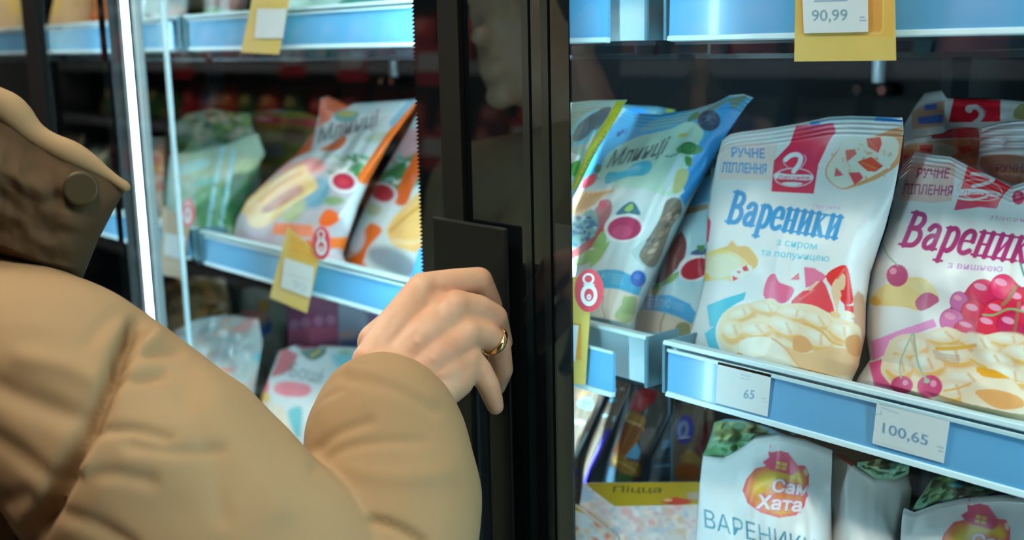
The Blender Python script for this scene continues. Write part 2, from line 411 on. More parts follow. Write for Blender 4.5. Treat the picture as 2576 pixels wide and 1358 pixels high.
# ================================================================== THE SETTING
FLOOR_M = mat('grey_floor_tiles', (.13, .126, .12), .25, var=(3, (.11, .105, .10)))
WALL_M = mat('pale_wall', (.22, .22, .22), .8, bump=(60, .1, .002))
CEIL_M = mat('dark_ceiling', (.09, .09, .09), .9)
tag(obj('floor', box(-8, 3, -5.2, .9, -.1, 0), FLOOR_M), kind='structure')
tag(obj('ceiling', box(-8, 3, -5.2, .9, 3.2, 3.3), CEIL_M), kind='structure')
tag(obj('wall_back', box(-8, 3, .8, .9, 0, 3.2), WALL_M), kind='structure')
tag(obj('wall_front', box(-8, 3, -5.3, -5.2, 0, 3.2), WALL_M), kind='structure')
tag(obj('wall_left', box(-8.1, -8, -5.2, .9, 0, 3.2), WALL_M), kind='structure')
tag(obj('wall_right', box(3, 3.1, -5.2, .9, 0, 3.2), WALL_M), kind='structure')
CEIL_ON = mat('ceiling_lamp_panel', (1, 1, 1), .5, emit=(1, .90, .78), estr=CEIL_POWER)
LAMP_BODY = mat('lamp_body', (.7, .7, .7), .5)
for k, x in enumerate((-5.2, -3.4, -1.6, .2)):
    t = thing('ceiling_light', (x, -.8, 3.1), ['panel lamp over the far end of the aisle', 'panel lamp over the aisle beyond the shopper', 'panel lamp above the shopper in the tan jacket', 'panel lamp over the aisle nearest the camera'][k], 'lamp', 'lamps over the aisle')
    obj('lamp_housing', box(x - .65, x + .65, -1.0, -.6, 3.11, 3.2), LAMP_BODY, t)
    obj('lamp_diffuser', box(x - .6, x + .6, -.95, -.65, 3.1, 3.112), CEIL_ON, t)

# ------------------------------------------------------------------ the freezer cabinet
ZB = .30                                                       # from shelf to shelf
RAIL_Z = {'low': .999, 'mid': 1.299, 'top': 1.599}
BAYS = [(-3.31, -2.44), (-2.425, -1.552), (-1.53, -.667), (-.646, .225)]
cab = thing('freezer_cabinet', (-1.3, .2, 0), 'long upright dark freezer with glass doors', 'freezer')
obj('back_panel', box(-3.4, .95, .56, .62, .3, 2.15), STEEL_DARK, cab)
obj('plinth', box(-3.4, .95, -.1, .62, 0, .3), BLACK, cab)
obj('canopy', box(-3.4, .95, -.1, .62, 2.15, 2.4), BLACK, cab)
obj('side_panel', box(-3.45, -3.4, -.1, .62, 0, 2.4), BLACK, cab)
obj('side_panel', box(.95, 1.0, -.1, .62, 0, 2.4), BLACK, cab)
obj('light_shield_fin', box(-.808, -.802, -.098, -.012, .3, 2.15), STEEL_DARK, cab)  # unseen fin added to keep the left door's lamp off the right bay
for x0, x1 in ((-2.36, -2.30), (-1.575, -1.515), (-.805, -.70), (.06, .12)):
    obj('mullion', box(x0, x1, -.098, -.075, .3, 2.15), STEEL_DARK, cab)
for x in (-2.432, -1.541, -.6565, .235):
    obj('shelf_upright', box(x - .006, x + .006, .46, .5, .3, 2.15), SHELF_M, cab)

def led(name_x, y, vis, label, on=None, side=-1):
    t = thing('led_strip', (name_x, y, .75), label, 'lamp', 'upright lamp strips inside the freezer')
    obj('led_diffuser', box(name_x - .0026, name_x + .0026, y - .0026, y + .0026, .78, 2.1), LED_SEEN if vis else (on or LED_ON), t)
    obj('led_channel', box(*sorted((name_x + side * .012, name_x + side * .006)), y - .007, y + .007, .75, 2.13), BLACK, t)
    return t
led(-1.4905, -.108, True, 'bright white lamp strip standing upright left of the green salad bags')
led(-.674, -.106, False, 'lamp strip behind the dark glass border of the right door')
led(-.832, -.100, False, 'lamp strip behind the toothed black border of the left door', LED_LEFT, 1)
led(-2.315, -.100, False, 'unseen lamp strip added beyond the frame to light the far left bay', LED_SIDE)  # extra lamp out of view, added to brighten the far bay
led(-1.796, -.1125, False, 'added lamp strip, hidden behind the far left edge post to light the goods there')  # hidden lamp added because the far bay's bags were too dim
led(.035, -.100, False, 'lamp strip at the right end of the right door', LED_SIDE, 1)

# ------------------------------------------------------------------ shelves with price rails
def rail_profile(z, y0=-.010, h=.045):
    return [(y0, z + .004), (y0 + .0015, z), (y0 + .004, z), (y0 + .004, z + h), (y0 + .001, z + h)]
def shelf(bay, lev, label, runs, lip=True):
    x0, x1 = BAYS[bay]; z = RAIL_Z[lev]
    t = thing('freezer_shelf', ((x0 + x1) / 2, .25, z), label, 'shelf', 'freezer shelves')
    obj('shelf_panel', box(x0, x1, .004, .5, z - .004, z), SHELF_M, t)
    wires = [box(x, x + .003, .01, .5, z - .012, z - .004) for x in [x0 + .03 + k * (x1 - x0 - .06) / 9 for k in range(10)]]
    wires += [box(x0, x1, y, y + .004, z - .016, z - .012) for y in (.03, .25, .47)]
    obj('wire_support', join(*wires), SHELF_M, t)
    lipp = [(0, z), (.004, z), (.004, z + .046), (-.0085, z + .0475), (-.0095, z + .0435), (0, z + .042)]
    bevel(obj('front_lip', extrude_x(lipp, x0, x1), RAIL_LIP, t), .0008)
    for xe in (x0, x1): obj('end_cap', box(xe - .0015, xe + .0015, -.008, .035, z, z + .046), RAIL_END, t)
    for a, b, dz, dy in runs:
        zz = z + dz
        pr = [(-.0125 + dy, zz - .001), (-.006 + dy, zz - .003), (-.004 + dy, zz + .002), (-.004 + dy, zz + .0395), (-.0075 + dy, zz + .0395), (-.0095 + dy, zz + .003)]
        obj('price_channel', extrude_x([(-.0095 + dy, zz + .0035), (-.006 + dy, zz + .0035), (-.006 + dy, zz + .040), (-.0085 + dy, zz + .040)], a, b), RAIL, t)
        bevel(obj('channel_edge', extrude_x([(-.013 + dy, zz - .0005), (-.006 + dy, zz - .0015), (-.006 + dy, zz + .0035), (-.0115 + dy, zz + .0035)], a, b), RAIL_LIP, t), .0006)
        obj('channel_edge', extrude_x([(-.0105 + dy, zz + .0385), (-.008 + dy, zz + .0385), (-.008 + dy, zz + .0410), (-.0105 + dy, zz + .0410)], a, b), RAIL_LIP, t)
    return t
SHORT = (-.785, -.690, -.009, -.016)
R_MAIN = (-.640, .21, 0, 0)
shelf(3, 'mid', 'shelf holding the white dumpling bags behind the right door', [R_MAIN])
shelf(3, 'top', 'top shelf of the right door, seen from its lower edge', [R_MAIN])
shelf(3, 'low', 'shelf under the white bags with green tops', [R_MAIN])
shelf(2, 'mid', 'shelf holding orange and green bags behind the left door', [(-1.515, -1.0, 0, 0), SHORT])
shelf(2, 'top', 'top shelf of the left door with a yellow tag clipped on', [(-1.515, -.9, 0, 0), (-.785, -.700, 0, -.010)])
shelf(2, 'low', 'shelf under the red and purple packs of the left door', [(-1.515, -.9, 0, 0)])
shelf(1, 'mid', 'middle shelf left of the upright lamp strip', [(-2.4, -1.57, 0, 0)])
shelf(1, 'top', 'top shelf left of the upright lamp strip', [(-2.4, -1.57, 0, 0)])
shelf(0, 'mid', 'middle shelf at the far left end', [(-3.28, -2.46, 0, 0)])
shelf(0, 'top', 'top shelf at the far left end', [(-3.28, -2.46, 0, 0)])

# brackets on the back panel; their bright bars stand in for a lamp reflection
for px, py, lab in ((990, 145, 'bright bar standing in for a lamp reflection, behind the orange bag of the left door'), (2212, 135, 'bright bar standing in for a lamp reflection, behind the strawberry dumpling bag')):
    p = at(px, py, .545)
    t = thing('reflection_bracket', (p.x, .55, p.z - .08), lab, 'bracket', 'bars standing in for lamp reflections on the freezer back')
    obj('reflection_bar', cyl((p.x, .545, p.z + .05), (p.x, .545, p.z - .035), .008), mat('lamp_glint_metal', (.75, .92, 1), .35, metal=.4), t)
    obj('hanger_foot', box(p.x - .02, p.x + .02, .53, .556, p.z - .05, p.z - .036), BLACK, t)
    for sx in (-.017, .017): obj('clamp_knob', cyl((p.x + sx, .525, p.z - .043), (p.x + sx, .54, p.z - .043), .006), CHROME, t)

# ------------------------------------------------------------------ doors
YD = -.12
def Xat(px, py=300, Y=YD): return at(px, py, Y).x
XE = Xat(1175)
def door(x0, x1, label, left_frit, right_frit, teeth=False):
    t = thing('freezer_door', ((x0 + x1) / 2, YD, .3), label, 'door')
    obj('glass_pane', box(x0 + .004, x1 - .004, YD + .001, YD + .005, .32, 2.13), GLASS, t)
    obj('door_frame', join(box(x0, x1, YD - .002, -.1, 2.13, 2.15), box(x0, x1, YD - .002, -.1, .3, .32)), BLACK, t)
    if left_frit:
        obj('glass_border', box(x0, x0 + left_frit, YD - .0005, YD + .0009, .32, 2.13), FRIT, t)
    if right_frit:
        V, Fc = box(x1 - right_frit, x1, YD - .0005, YD + .0009, .32, 2.13)
        if teeth:                                              # the printed edge breaks up into small teeth
            z = .33; w = .0042; h = .0036
            k = .32
            while k < 2.12:
                b = len(V)
                V += [Vector((x1 - right_frit, YD - .0005, k)), Vector((x1 - right_frit, YD - .0005, k + h * .8)), Vector((x1 - right_frit - w, YD - .0005, k + h * .15)),
                      Vector((x1 - right_frit, YD + .0009, k)), Vector((x1 - right_frit, YD + .0009, k + h * .8)), Vector((x1 - right_frit - w, YD + .0009, k + h * .15))]
                Fc += [[b, b + 1, b + 2], [b + 5, b + 4, b + 3], [b, b + 2, b + 5, b + 3], [b + 2, b + 1, b + 4, b + 5]]
                k += h
        obj('glass_border', (V, Fc), FRIT, t)
    return t
XL = Xat(1052)
d1 = door(-1.52, XE - .001, 'glass freezer door on the left being pulled by the hand', 0, XE - .001 - XL, True)
XR = Xat(1437, 600)
d2 = door(XE + .001, .08, 'glass freezer door on the right in front of the white dumpling bags', XR - XE - .001, .06)
d3 = door(-2.33, -1.53, 'glass freezer door farthest left beyond the lamp strip', .02, .02)
# edge profiles and trim on the dark band between the doors
obj('edge_profile', box(Xat(1122), XE - .0015, YD - .006, YD - .001, .3, 2.15), BLACK, d1)
for px in (1328, 1376):
    xx = Xat(px); obj('trim_strip', box(xx - .004, xx + .004, YD - .002, YD - .0006, .32, 2.13), TEAL_TRIM, d2)
obj('trim_strip', box(Xat(1395), Xat(1437, 600), YD - .0012, YD - .0005, .32, 1.46), mat('blue_film', (.008, .02, .032), .12, spec=.8), d2)
# the handle: back plate and the bar the fingers close on
YB = -.166
hz = at(1200, 556, YD).z
bevel(obj('handle_plate', box(Xat(1113, 700), Xat(1298, 700), YD - .010, YD - .0062, .82, hz), BLACK_SATIN, d1), .002)
hb = obj('handle_bar', box(at(1128, 800, YB).x, at(1188, 800, YB).x, YB, YB + .018, .86, at(1200, 712, YB).z), BLACK_SATIN, d1); bevel(hb, .005, 3)
for z in (.9, 1.30): obj('handle_post', box(at(1138, 800, YB).x, at(1180, 800, YB).x, YB + .017, YD - .0101, z, z + .03), BLACK_SATIN, d1)
obj('edge_post', box(Xat(92, 200), Xat(126, 200), YD - .012, YD, .3, 2.15), BLACK, d3)

# pale rods standing in for the lamp's double reflection in the door glass
REFLECTION = film_mat('lamp_reflection', (.7, .93, 1.0), .6)
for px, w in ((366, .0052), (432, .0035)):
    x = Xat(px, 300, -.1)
    tag(obj('reflection_rod', cyl((x, -.1, .5), (x, -.1, 2.12), w, 20), REFLECTION, smooth=True), 'pale rod standing in for the lamp reflection right beside the upright lamp strip' if px < 400 else 'thinner rod standing in for the second lamp reflection, right of the lamp strip', 'strip', 'rods standing in for lamp reflections in the door glass')

# ================================================================== PRODUCTS, right door
FL = {k: v + .0006 for k, v in RAIL_Z.items()}
def make_bag(name, label, cat, m, *a, group=None, **k):
    return tag(bag(name, m, *a, **k), label, cat, group)

WHITEBAG = film('white_film', (.83, .84, .83))
# --- strawberry dumpling bag
A1 = make_bag('dumpling_bag', 'white dumpling bag with blue lettering and strawberries', 'bag', WHITEBAG,
    [(1716, 925), (1920, 975), (2128, 1030)], [(2128, 1030), (2145, 952), (2160, 921), (2177, 841), (2178, 765), (2189, 688), (2227, 572), (2247, 496), (2262, 413), (2274, 330), (2271, 295)],
    [(1816, 352), (1838, 337), (1867, 331), (1935, 322), (2003, 311), (2041, 303), (2085, 293), (2141, 290), (2200, 292), (2271, 295)],
    [(1716, 925), (1729, 859), (1747, 806), (1763, 747), (1771, 712), (1777, 613), (1780, 540), (1791, 466), (1805, 393), (1816, 352)],
    .032, lean=.26, yaw=-.06, T=.034, floor=FL['mid'], seed=1)
A = Art(A1)
BLUE, SKY, RED = (52, 150, 208), (92, 196, 218), (206, 42, 84)
A.frame((1720, 260), 3.395)
A.poly([(1075, 160), (1240, 112), (1430, 104), (1640, 112), (1860, 122), (1868, 160), (1640, 158), (1430, 150), (1270, 168), (1100, 190)], (158, 203, 214))
A.poly([(1645, 112), (1866, 124), (1872, 165), (1630, 150)], (48, 144, 222)); A.poly([(1070, 160), (1160, 145), (1165, 185), (1090, 190)], (60, 150, 220))
A.poly([(325, 345), (800, 340), (770, 660), (300, 650)], (228, 211, 206))
A.text('РУЧНЕ', (408, 455), (692, 468), (0, -80), BLUE, .022); A.text('ЛІПЛЕННЯ', (322, 585), (705, 602), (4, -84), BLUE, .022)
A.poly([(960, 190), (1130, 185), (1275, 168), (1300, 238), (1240, 330), (1150, 520), (1110, 772), (748, 752), (770, 490), (905, 350)], RED)
A.poly([(958, 192), (1130, 187), (1275, 170), (1300, 238), (960, 215)], (222, 62, 105))
for k in range(5): A.line([(960 + k * 8, 205 + k * 22), (1110, 235 + k * 24), (1290 - k * 10, 245 + k * 14)], 5, (180, 28, 60))
A.ring(940, 632, 165, 78, 9, (240, 214, 222)); A.blob([(785, 592), (905, 606), (1092, 612), (1082, 656), (930, 650), (780, 640)], (236, 232, 234))
A.text('Ласунка', (800, 642), (1070, 648), (4, -30), (214, 50, 90), .01)
A.blob([(830, 682), (930, 672), (1020, 684), (935, 708)], (236, 232, 234))
A.line([(870, 480), (910, 446), (965, 436), (1000, 462), (985, 520), (940, 580)], 40, (238, 236, 236)); A.line([(1030, 440), (1045, 480), (1010, 540), (975, 560)], 8, (240, 190, 206)); A.line([(850, 490), (870, 530), (910, 560)], 7, (240, 190, 206))
# filling seen through the cut dumpling
A.blob([(1600, 285), (1880, 200), (1876, 380), (1842, 510), (1660, 640), (1460, 712), (1340, 732), (1225, 645), (1215, 545), (1300, 420), (1410, 300)], (206, 162, 112))
A.blob([(1405, 300), (1620, 284), (1815, 300), (1825, 450), (1700, 575), (1450, 690), (1340, 722), (1236, 640), (1228, 545), (1305, 428)], (232, 228, 216))
for k in range(60):
    x, y = random.uniform(1260, 1800), random.uniform(310, 680)
    if (x - 1530) ** 2 / 290 ** 2 + (y - 490) ** 2 / 190 ** 2 < .85: A.ell(x, y, random.uniform(10, 26), random.uniform(8, 18), random.choice([(240, 240, 236), (222, 206, 176), (206, 180, 140), (238, 232, 222)]), random.uniform(0, 180))
for P, c in (([(1560, 300), (1680, 285), (1692, 345), (1662, 425), (1572, 370)], (228, 82, 66)), ([(1380, 400), (1460, 390), (1480, 430), (1392, 500)], (236, 104, 96)), ([(1480, 500), (1600, 455), (1705, 535), (1640, 582), (1570, 580)], (230, 84, 54)), ([(1300, 545), (1366, 612), (1285, 625)], (238, 100, 110)), ([(1405, 590), (1500, 588), (1536, 635), (1460, 698)], (236, 84, 92))): A.poly(P, c)
A.line([(1585, 320), (1650, 400)], 8, (240, 130, 90)); A.line([(1520, 505), (1650, 560)], 9, (240, 140, 70))
A.slab_text('Вареники', (355, 1012), (1318, 1158), (56, -188), BLUE, .21, .1)
A.text('Ласунка', (1100, 895), (1335, 903), (6, -34), (214, 170, 214))
A.text('з сиром', (790, 1208), (1135, 1250), (10, -62), SKY, .012); A.text('та полуницею', (655, 1296), (1240, 1352), (8, -58), SKY, .012)
A.poly([(200, 960), (232, 1010), (212, 1180), (190, 1190)], (226, 70, 120))
A.frame((1700, 600), 3.395)
A.blob([(232, 355), (250, 200), (275, 120), (360, 85), (440, 62), (482, 15), (522, 62), (620, 72), (690, 150), (704, 195), (662, 262), (600, 330), (500, 372), (400, 350)], (226, 213, 172))
A.blob([(270, 125), (440, 62), (482, 15), (525, 64), (620, 72), (704, 195), (660, 262), (610, 200), (520, 130), (420, 100)], (208, 186, 126)); A.line([(275, 128), (370, 108), (450, 105)], 22, (222, 208, 112))
A.blob([(255, 260), (330, 150), (470, 140), (560, 210), (480, 300), (330, 340)], (232, 224, 198)); A.ell(262, 330, 30, 34, (214, 188, 92))
A.blob([(468, 300), (540, 240), (630, 228), (655, 265), (580, 340), (500, 372)], (238, 232, 226))
for P in ([(565, 245), (605, 228), (626, 275), (580, 278)], [(482, 315), (535, 340), (490, 364)], [(515, 275), (560, 280), (540, 300)]): A.poly(P, (228, 84, 92))
A.poly([(265, 572), (420, 510), (602, 455), (570, 560), (400, 640), (350, 740), (290, 758)], (74, 190, 216)); A.poly([(245, 812), (348, 730), (345, 850), (372, 945), (282, 926)], (70, 192, 218))
A.blob([(340, 800), (370, 690), (450, 600), (600, 520), (700, 560), (500, 760), (430, 960), (370, 920)], (216, 230, 234))
A.blob([(760, 400), (800, 315), (850, 300), (880, 370), (1012, 432), (930, 550), (762, 512)], (216, 104, 146)); A.poly([(978, 352), (1050, 290), (1058, 352)], (226, 112, 128)); A.poly([(1095, 242), (1180, 250), (1292, 320), (1240, 380), (1110, 420)], (220, 108, 150))
A.blob([(985, 555), (1080, 450), (1130, 440), (1240, 352), (1312, 480), (1352, 655), (1180, 575)], (236, 68, 84)); A.poly([(1120, 430), (1200, 365), (1235, 360), (1150, 450)], (228, 190, 166))
A.blob([(1282, 318), (1420, 226), (1472, 262), (1502, 420), (1514, 545), (1440, 562), (1375, 470)], (226, 48, 54)); A.blob([(1350, 365), (1430, 298), (1450, 380), (1390, 560), (1380, 640), (1330, 455)], (212, 190, 156)); A.poly([(1405, 440), (1500, 430), (1512, 545), (1440, 575)], (228, 40, 50)); A.poly([(1440, 570), (1522, 575), (1562, 702), (1450, 672)], (224, 52, 62))
A.line([(1380, 340), (1440, 260)], 16, (238, 110, 96)); A.line([(1060, 520), (1180, 440)], 14, (242, 120, 130))
A.blob([(1520, 500), (1600, 480), (1625, 700), (1630, 880), (1600, 1050), (1540, 1000)], (186, 162, 140))
A.blob([(355, 840), (400, 650), (520, 570), (680, 542), (820, 508), (900, 560), (1040, 552), (1180, 572), (1350, 655), (1530, 725), (1585, 800), (1570, 1010), (1500, 1230), (1330, 1190), (1080, 1130), (900, 1080), (700, 1010), (540, 970), (430, 948)], (228, 214, 184))
for k in range(26): A.ell(random.uniform(480, 1480), random.uniform(620, 1000), random.uniform(20, 60), random.uniform(12, 30), random.choice([(232, 224, 202), (214, 190, 140), (206, 176, 120)]), random.uniform(-20, 40))
dumplings(A, [(560, 640, 120, 60, -18), (760, 590, 130, 55, 8), (1000, 640, 140, 62, 10), (1210, 700, 130, 66, 22), (480, 790, 90, 95, 10), (690, 780, 130, 70, -10), (930, 760, 150, 80, 14), (1420, 800, 130, 80, 24), (1190, 850, 150, 90, 24)], dark=(206, 176, 126))
A.blob([(535, 960), (560, 870), (680, 838), (800, 850), (900, 930), (990, 1100), (870, 1070), (700, 985), (590, 985)], (234, 226, 212)); A.blob([(1010, 840), (1110, 840), (1170, 930), (1120, 970), (1010, 965)], (202, 164, 112))
A.blob([(930, 920), (1100, 980), (1330, 930), (1540, 980), (1520, 1150), (1330, 1170), (1080, 1110)], (218, 188, 144)); A.blob([(1450, 850), (1570, 830), (1570, 1000), (1480, 980)], (196, 158, 104)); A.line([(820, 850), (930, 930), (1010, 1040), (1060, 1100)], 14, (204, 172, 126)); A.line([(1090, 720), (1240, 790), (1330, 880), (1420, 910)], 20, (206, 174, 96))
A.done()

# --- cherry dumpling bag
B1 = make_bag('dumpling_bag', 'white dumpling bag with purple lettering and cherries, at the right edge', 'bag', WHITEBAG,
    [(2135, 1010), (2400, 1080), (2700, 1165)], [(2700, 1165), (2730, 800), (2700, 440)],
    [(2272, 410), (2300, 381), (2345, 388), (2391, 393), (2438, 418), (2490, 441), (2543, 468), (2580, 456), (2640, 440), (2700, 440)],
    [(2135, 1010), (2155, 953), (2188, 905), (2178, 843), (2180, 747), (2188, 688), (2219, 607), (2232, 570), (2246, 502), (2265, 430), (2272, 410)],
    .030, lean=.3, yaw=-.1, T=.036, floor=FL['mid'], seed=2)
A = Art(B1).frame((2140, 180), 2.952); PUR = (160, 52, 118)
A.poly([(440, 690), (780, 672), (768, 830), (750, 960), (600, 976), (365, 950), (400, 800)], (218, 192, 182))
A.text('РУЧНЕ', (486, 788), (728, 792), (12, -72), PUR, .02); A.text('ЛІПЛЕННЯ', (384, 905), (752, 922), (10, -74), PUR, .02)
A.poly([(868, 700), (1030, 770), (1192, 856), (1130, 922), (1082, 1016), (960, 1004), (768, 1030), (810, 900)], (216, 46, 62)); A.poly([(768, 1030), (790, 962), (960, 985), (1095, 990), (1082, 1016), (960, 1004)], (210, 62, 106))
A.blob([(815, 876), (960, 872), (1105, 900), (1090, 930), (940, 912), (800, 918)], (236, 226, 228)); A.text('Ласунка', (830, 908), (1080, 920), (5, -24), (210, 60, 90)); A.ring(960, 880, 165, 76, 8, (240, 190, 200), 8); A.line([(900, 760), (975, 765), (1060, 800), (990, 835), (910, 850)], 26, (238, 232, 234)); A.line([(800, 940), (900, 952), (1010, 930)], 16, (236, 220, 224))
A.ell(1245, 935, 46, 52, (190, 60, 100)); A.ell(1240, 920, 18, 20, (222, 130, 160))
A.slab_text('Вареники', (358, 1285), (1440, 1440), (72, -176), PUR, .2, .1)
A.text('Ласунка', (1030, 1098), (1400, 1120), (5, -30), (206, 150, 196))
A.frame((2140, 600), 2.716)
A.text('з вишнею', (660, 200), (1035, 228), (8, -46), (176, 140, 200), .01)
A.blob([(130, 425), (200, 335), (300, 290), (450, 262), (540, 300), (604, 420), (480, 492), (380, 470), (290, 462), (160, 455)], (226, 206, 142)); A.blob([(130, 425), (170, 390), (210, 440), (160, 458)], (216, 180, 74)); A.blob([(380, 300), (540, 300), (600, 410), (520, 400)], (224, 212, 160)); A.blob([(440, 430), (500, 372), (560, 375), (606, 425), (480, 494)], (178, 96, 136))
A.ell(318, 252, 74, 76, (166, 62, 112)); A.ell(290, 222, 24, 22, (206, 140, 176)); A.line([(222, 40), (250, 110), (322, 184)], 10, (128, 172, 150))
A.poly([(140, 702), (350, 620), (565, 548), (590, 600), (380, 670), (270, 692), (225, 800), (150, 832)], (212, 142, 202)); A.poly([(125, 850), (212, 822), (232, 950), (302, 1032), (160, 1002)], (200, 84, 142))
A.blob([(690, 640), (680, 470), (760, 390), (840, 300), (960, 330), (1000, 262), (1090, 262), (1170, 330), (1300, 330), (1300, 700), (1000, 690)], (176, 40, 84))
for x, y, rx, ry, c in ((740, 430, 60, 66, (182, 106, 170)), (900, 360, 90, 80, (198, 44, 92)), (1040, 330, 85, 84, (204, 50, 104)), (840, 500, 84, 80, (196, 36, 76)), (1000, 500, 90, 80, (206, 36, 66)), (1140, 420, 80, 80, (190, 34, 70)), (690, 560, 80, 80, (190, 110, 170)), (800, 610, 90, 60, (196, 50, 96)), (940, 590, 90, 72, (204, 44, 74)), (1090, 590, 90, 80, (186, 40, 90)), (1220, 520, 90, 90, (190, 36, 72))):
    A.ell(x, y, rx * 1.05, ry * 1.05, (140, 24, 60)); A.ell(x, y, rx, ry, c); A.ell(x - rx * .15, y - ry * .38, rx * .5, ry * .28, (228, 152, 186), 18)
A.line([(1130, 330), (1090, 400), (1040, 450)], 26, (146, 110, 80)); A.line([(1150, 440), (1120, 640)], 26, (160, 96, 80)); A.line([(905, 520), (980, 522), (1080, 480), (1184, 500)], 14, (120, 170, 120)); A.line([(1160, 170), (1184, 250)], 14, (60, 140, 120))
A.blob([(205, 880), (280, 690), (430, 648), (560, 640), (650, 602), (760, 640), (880, 662), (1050, 640), (1184, 690), (1350, 720), (1350, 1330), (1060, 1290), (850, 1200), (640, 1120), (450, 1080), (300, 1010), (240, 960)], (228, 216, 184))
dumplings(A, [(640, 670, 130, 60, 6), (880, 720, 140, 70, 10), (1080, 690, 130, 50, 6), (400, 740, 120, 90, -14), (1180, 790, 140, 66, 16), (700, 800, 150, 70, 8), (520, 860, 120, 80, 0), (960, 830, 160, 70, 14), (330, 880, 90, 90, 0), (800, 960, 170, 72, 6), (1080, 930, 160, 66, 20), (700, 1040, 110, 76, 0)], dark=(204, 172, 118), ochre=(220, 176, 70))
A.blob([(760, 1120), (820, 1000), (960, 955), (1120, 985), (1184, 1060), (1300, 1150), (1184, 1215), (960, 1190)], (226, 214, 190)); A.blob([(850, 1050), (980, 1030), (1150, 1080), (1180, 1150), (1000, 1160)], (208, 166, 104))
A.blob([(860, 880), (990, 900), (1100, 960), (1184, 985), (1100, 960), (900, 940)], (214, 162, 46)); A.line([(590, 752), (720, 748), (850, 730)], 26, (214, 176, 74)); A.line([(640, 1040), (740, 1020), (820, 990)], 16, (214, 182, 110))
for x, y, rx, ry in ((350, 1000, 76, 62), (540, 1010, 86, 78)): A.ell(x, y, rx, ry, (186, 62, 116)); A.ell(x + rx * .3, y - ry * .25, rx * .25, ry * .3, (216, 150, 186))
A.line([(345, 950), (340, 840), (420, 650)], 12, (160, 192, 170)); A.line([(520, 970), (460, 850), (430, 650)], 14, (150, 186, 160)); A.ell(520, 972, 20, 16, (150, 190, 160))
for k in range(5): A.line([(560 + k * 5, 762 + k * 14), (640 + k * 10, 790 + k * 14), (740, 800 + k * 12)], 4, (150, 130, 110))
A.done()

# --- packs behind the cherry bag
C1 = make_bag('dumpling_bag', 'shaded dumpling bag with a red emblem, topmost behind the cherry bag', 'bag', WHITEBAG,
    [(2268, 470), (2700, 520)], [(2700, 520), (2700, 262)], [(2276, 312), (2300, 270), (2326, 233), (2368, 226), (2380, 244), (2400, 246), (2516, 248), (2576, 253), (2700, 262)], [(2268, 470), (2272, 390), (2276, 312)],
    .21, lean=.35, T=.03, seed=3)
A = Art(C1).frame((2140, 180), 2.952)
A.poly([(765, 196), (940, 200), (1112, 208), (1112, 372), (725, 378)], (206, 34, 52)); A.line([(880, 270), (930, 262), (970, 300), (960, 350), (920, 382)], 36, (214, 216, 224)); A.ell(880, 278, 28, 28, (214, 216, 224)); A.line([(960, 262), (1000, 300), (985, 350)], 8, (190, 150, 170))
A.poly([(452, 300), (560, 245), (700, 216), (690, 400), (460, 430)], (196, 168, 140)); A.poly([(545, 248), (640, 236), (638, 280), (550, 284)], (56, 110, 220)); A.poly([(500, 340), (684, 318), (680, 380), (505, 392)], (56, 116, 224)); A.blob([(1210, 300), (1260, 240), (1320, 260), (1320, 350), (1220, 350)], (150, 160, 110))
A.done()
C2 = make_bag('dumpling_bag', 'dumpling bag with strawberries near its top, behind the cherry bag', 'bag', WHITEBAG,
    [(2262, 560), (2500, 600)], [(2500, 600), (2470, 420), (2462, 322)], [(2274, 356), (2310, 345), (2372, 334), (2405, 318), (2462, 322)], [(2262, 560), (2268, 430), (2274, 356)],
    .145, lean=.3, T=.03, seed=4)
A = Art(C2).frame((2140, 180), 2.952)
A.poly([(692, 425), (945, 412), (950, 490), (600, 500), (600, 470), (690, 458)], (196, 30, 52)); A.poly([(765, 382), (960, 408), (940, 425), (800, 405)], (50, 110, 200))
A.blob([(400, 560), (520, 530), (800, 500), (960, 520), (970, 640), (900, 700), (760, 640), (400, 690)], (196, 150, 96)); A.blob([(500, 540), (690, 530), (800, 590), (700, 640), (560, 610)], (214, 206, 190))
for P in ([(505, 545), (615, 540), (600, 608), (520, 590)], [(795, 560), (890, 545), (895, 590), (830, 610)], [(385, 620), (440, 615), (400, 660)]): A.poly(P, (204, 44, 40))
A.done()
C3 = make_bag('dumpling_bag', 'dumpling bag with a ribbed pale top end, leaning behind the cherry bag at right', 'bag', WHITEBAG,
    [(2440, 560), (2720, 600)], [(2720, 600), (2720, 300)], [(2470, 322), (2510, 310), (2560, 303), (2720, 298)], [(2440, 560), (2455, 430), (2470, 322)],
    .115, lean=.3, T=.03, seed=5, seal=.7)
A = Art(C3).frame((2140, 180), 2.952)
for k in range(8): A.line([(965 - k * 2, 405 + k * 22), (1120, 400 + k * 24), (1300, 395 + k * 25)], 6, (128, 164, 188))
A.blob([(960, 660), (1010, 620), (1300, 640), (1300, 830), (1180, 830), (980, 730)], (176, 128, 104)); A.text('РУЧНЕ', (1080, 740), (1320, 745), (6, -56), (120, 40, 40), .02)
A.done()

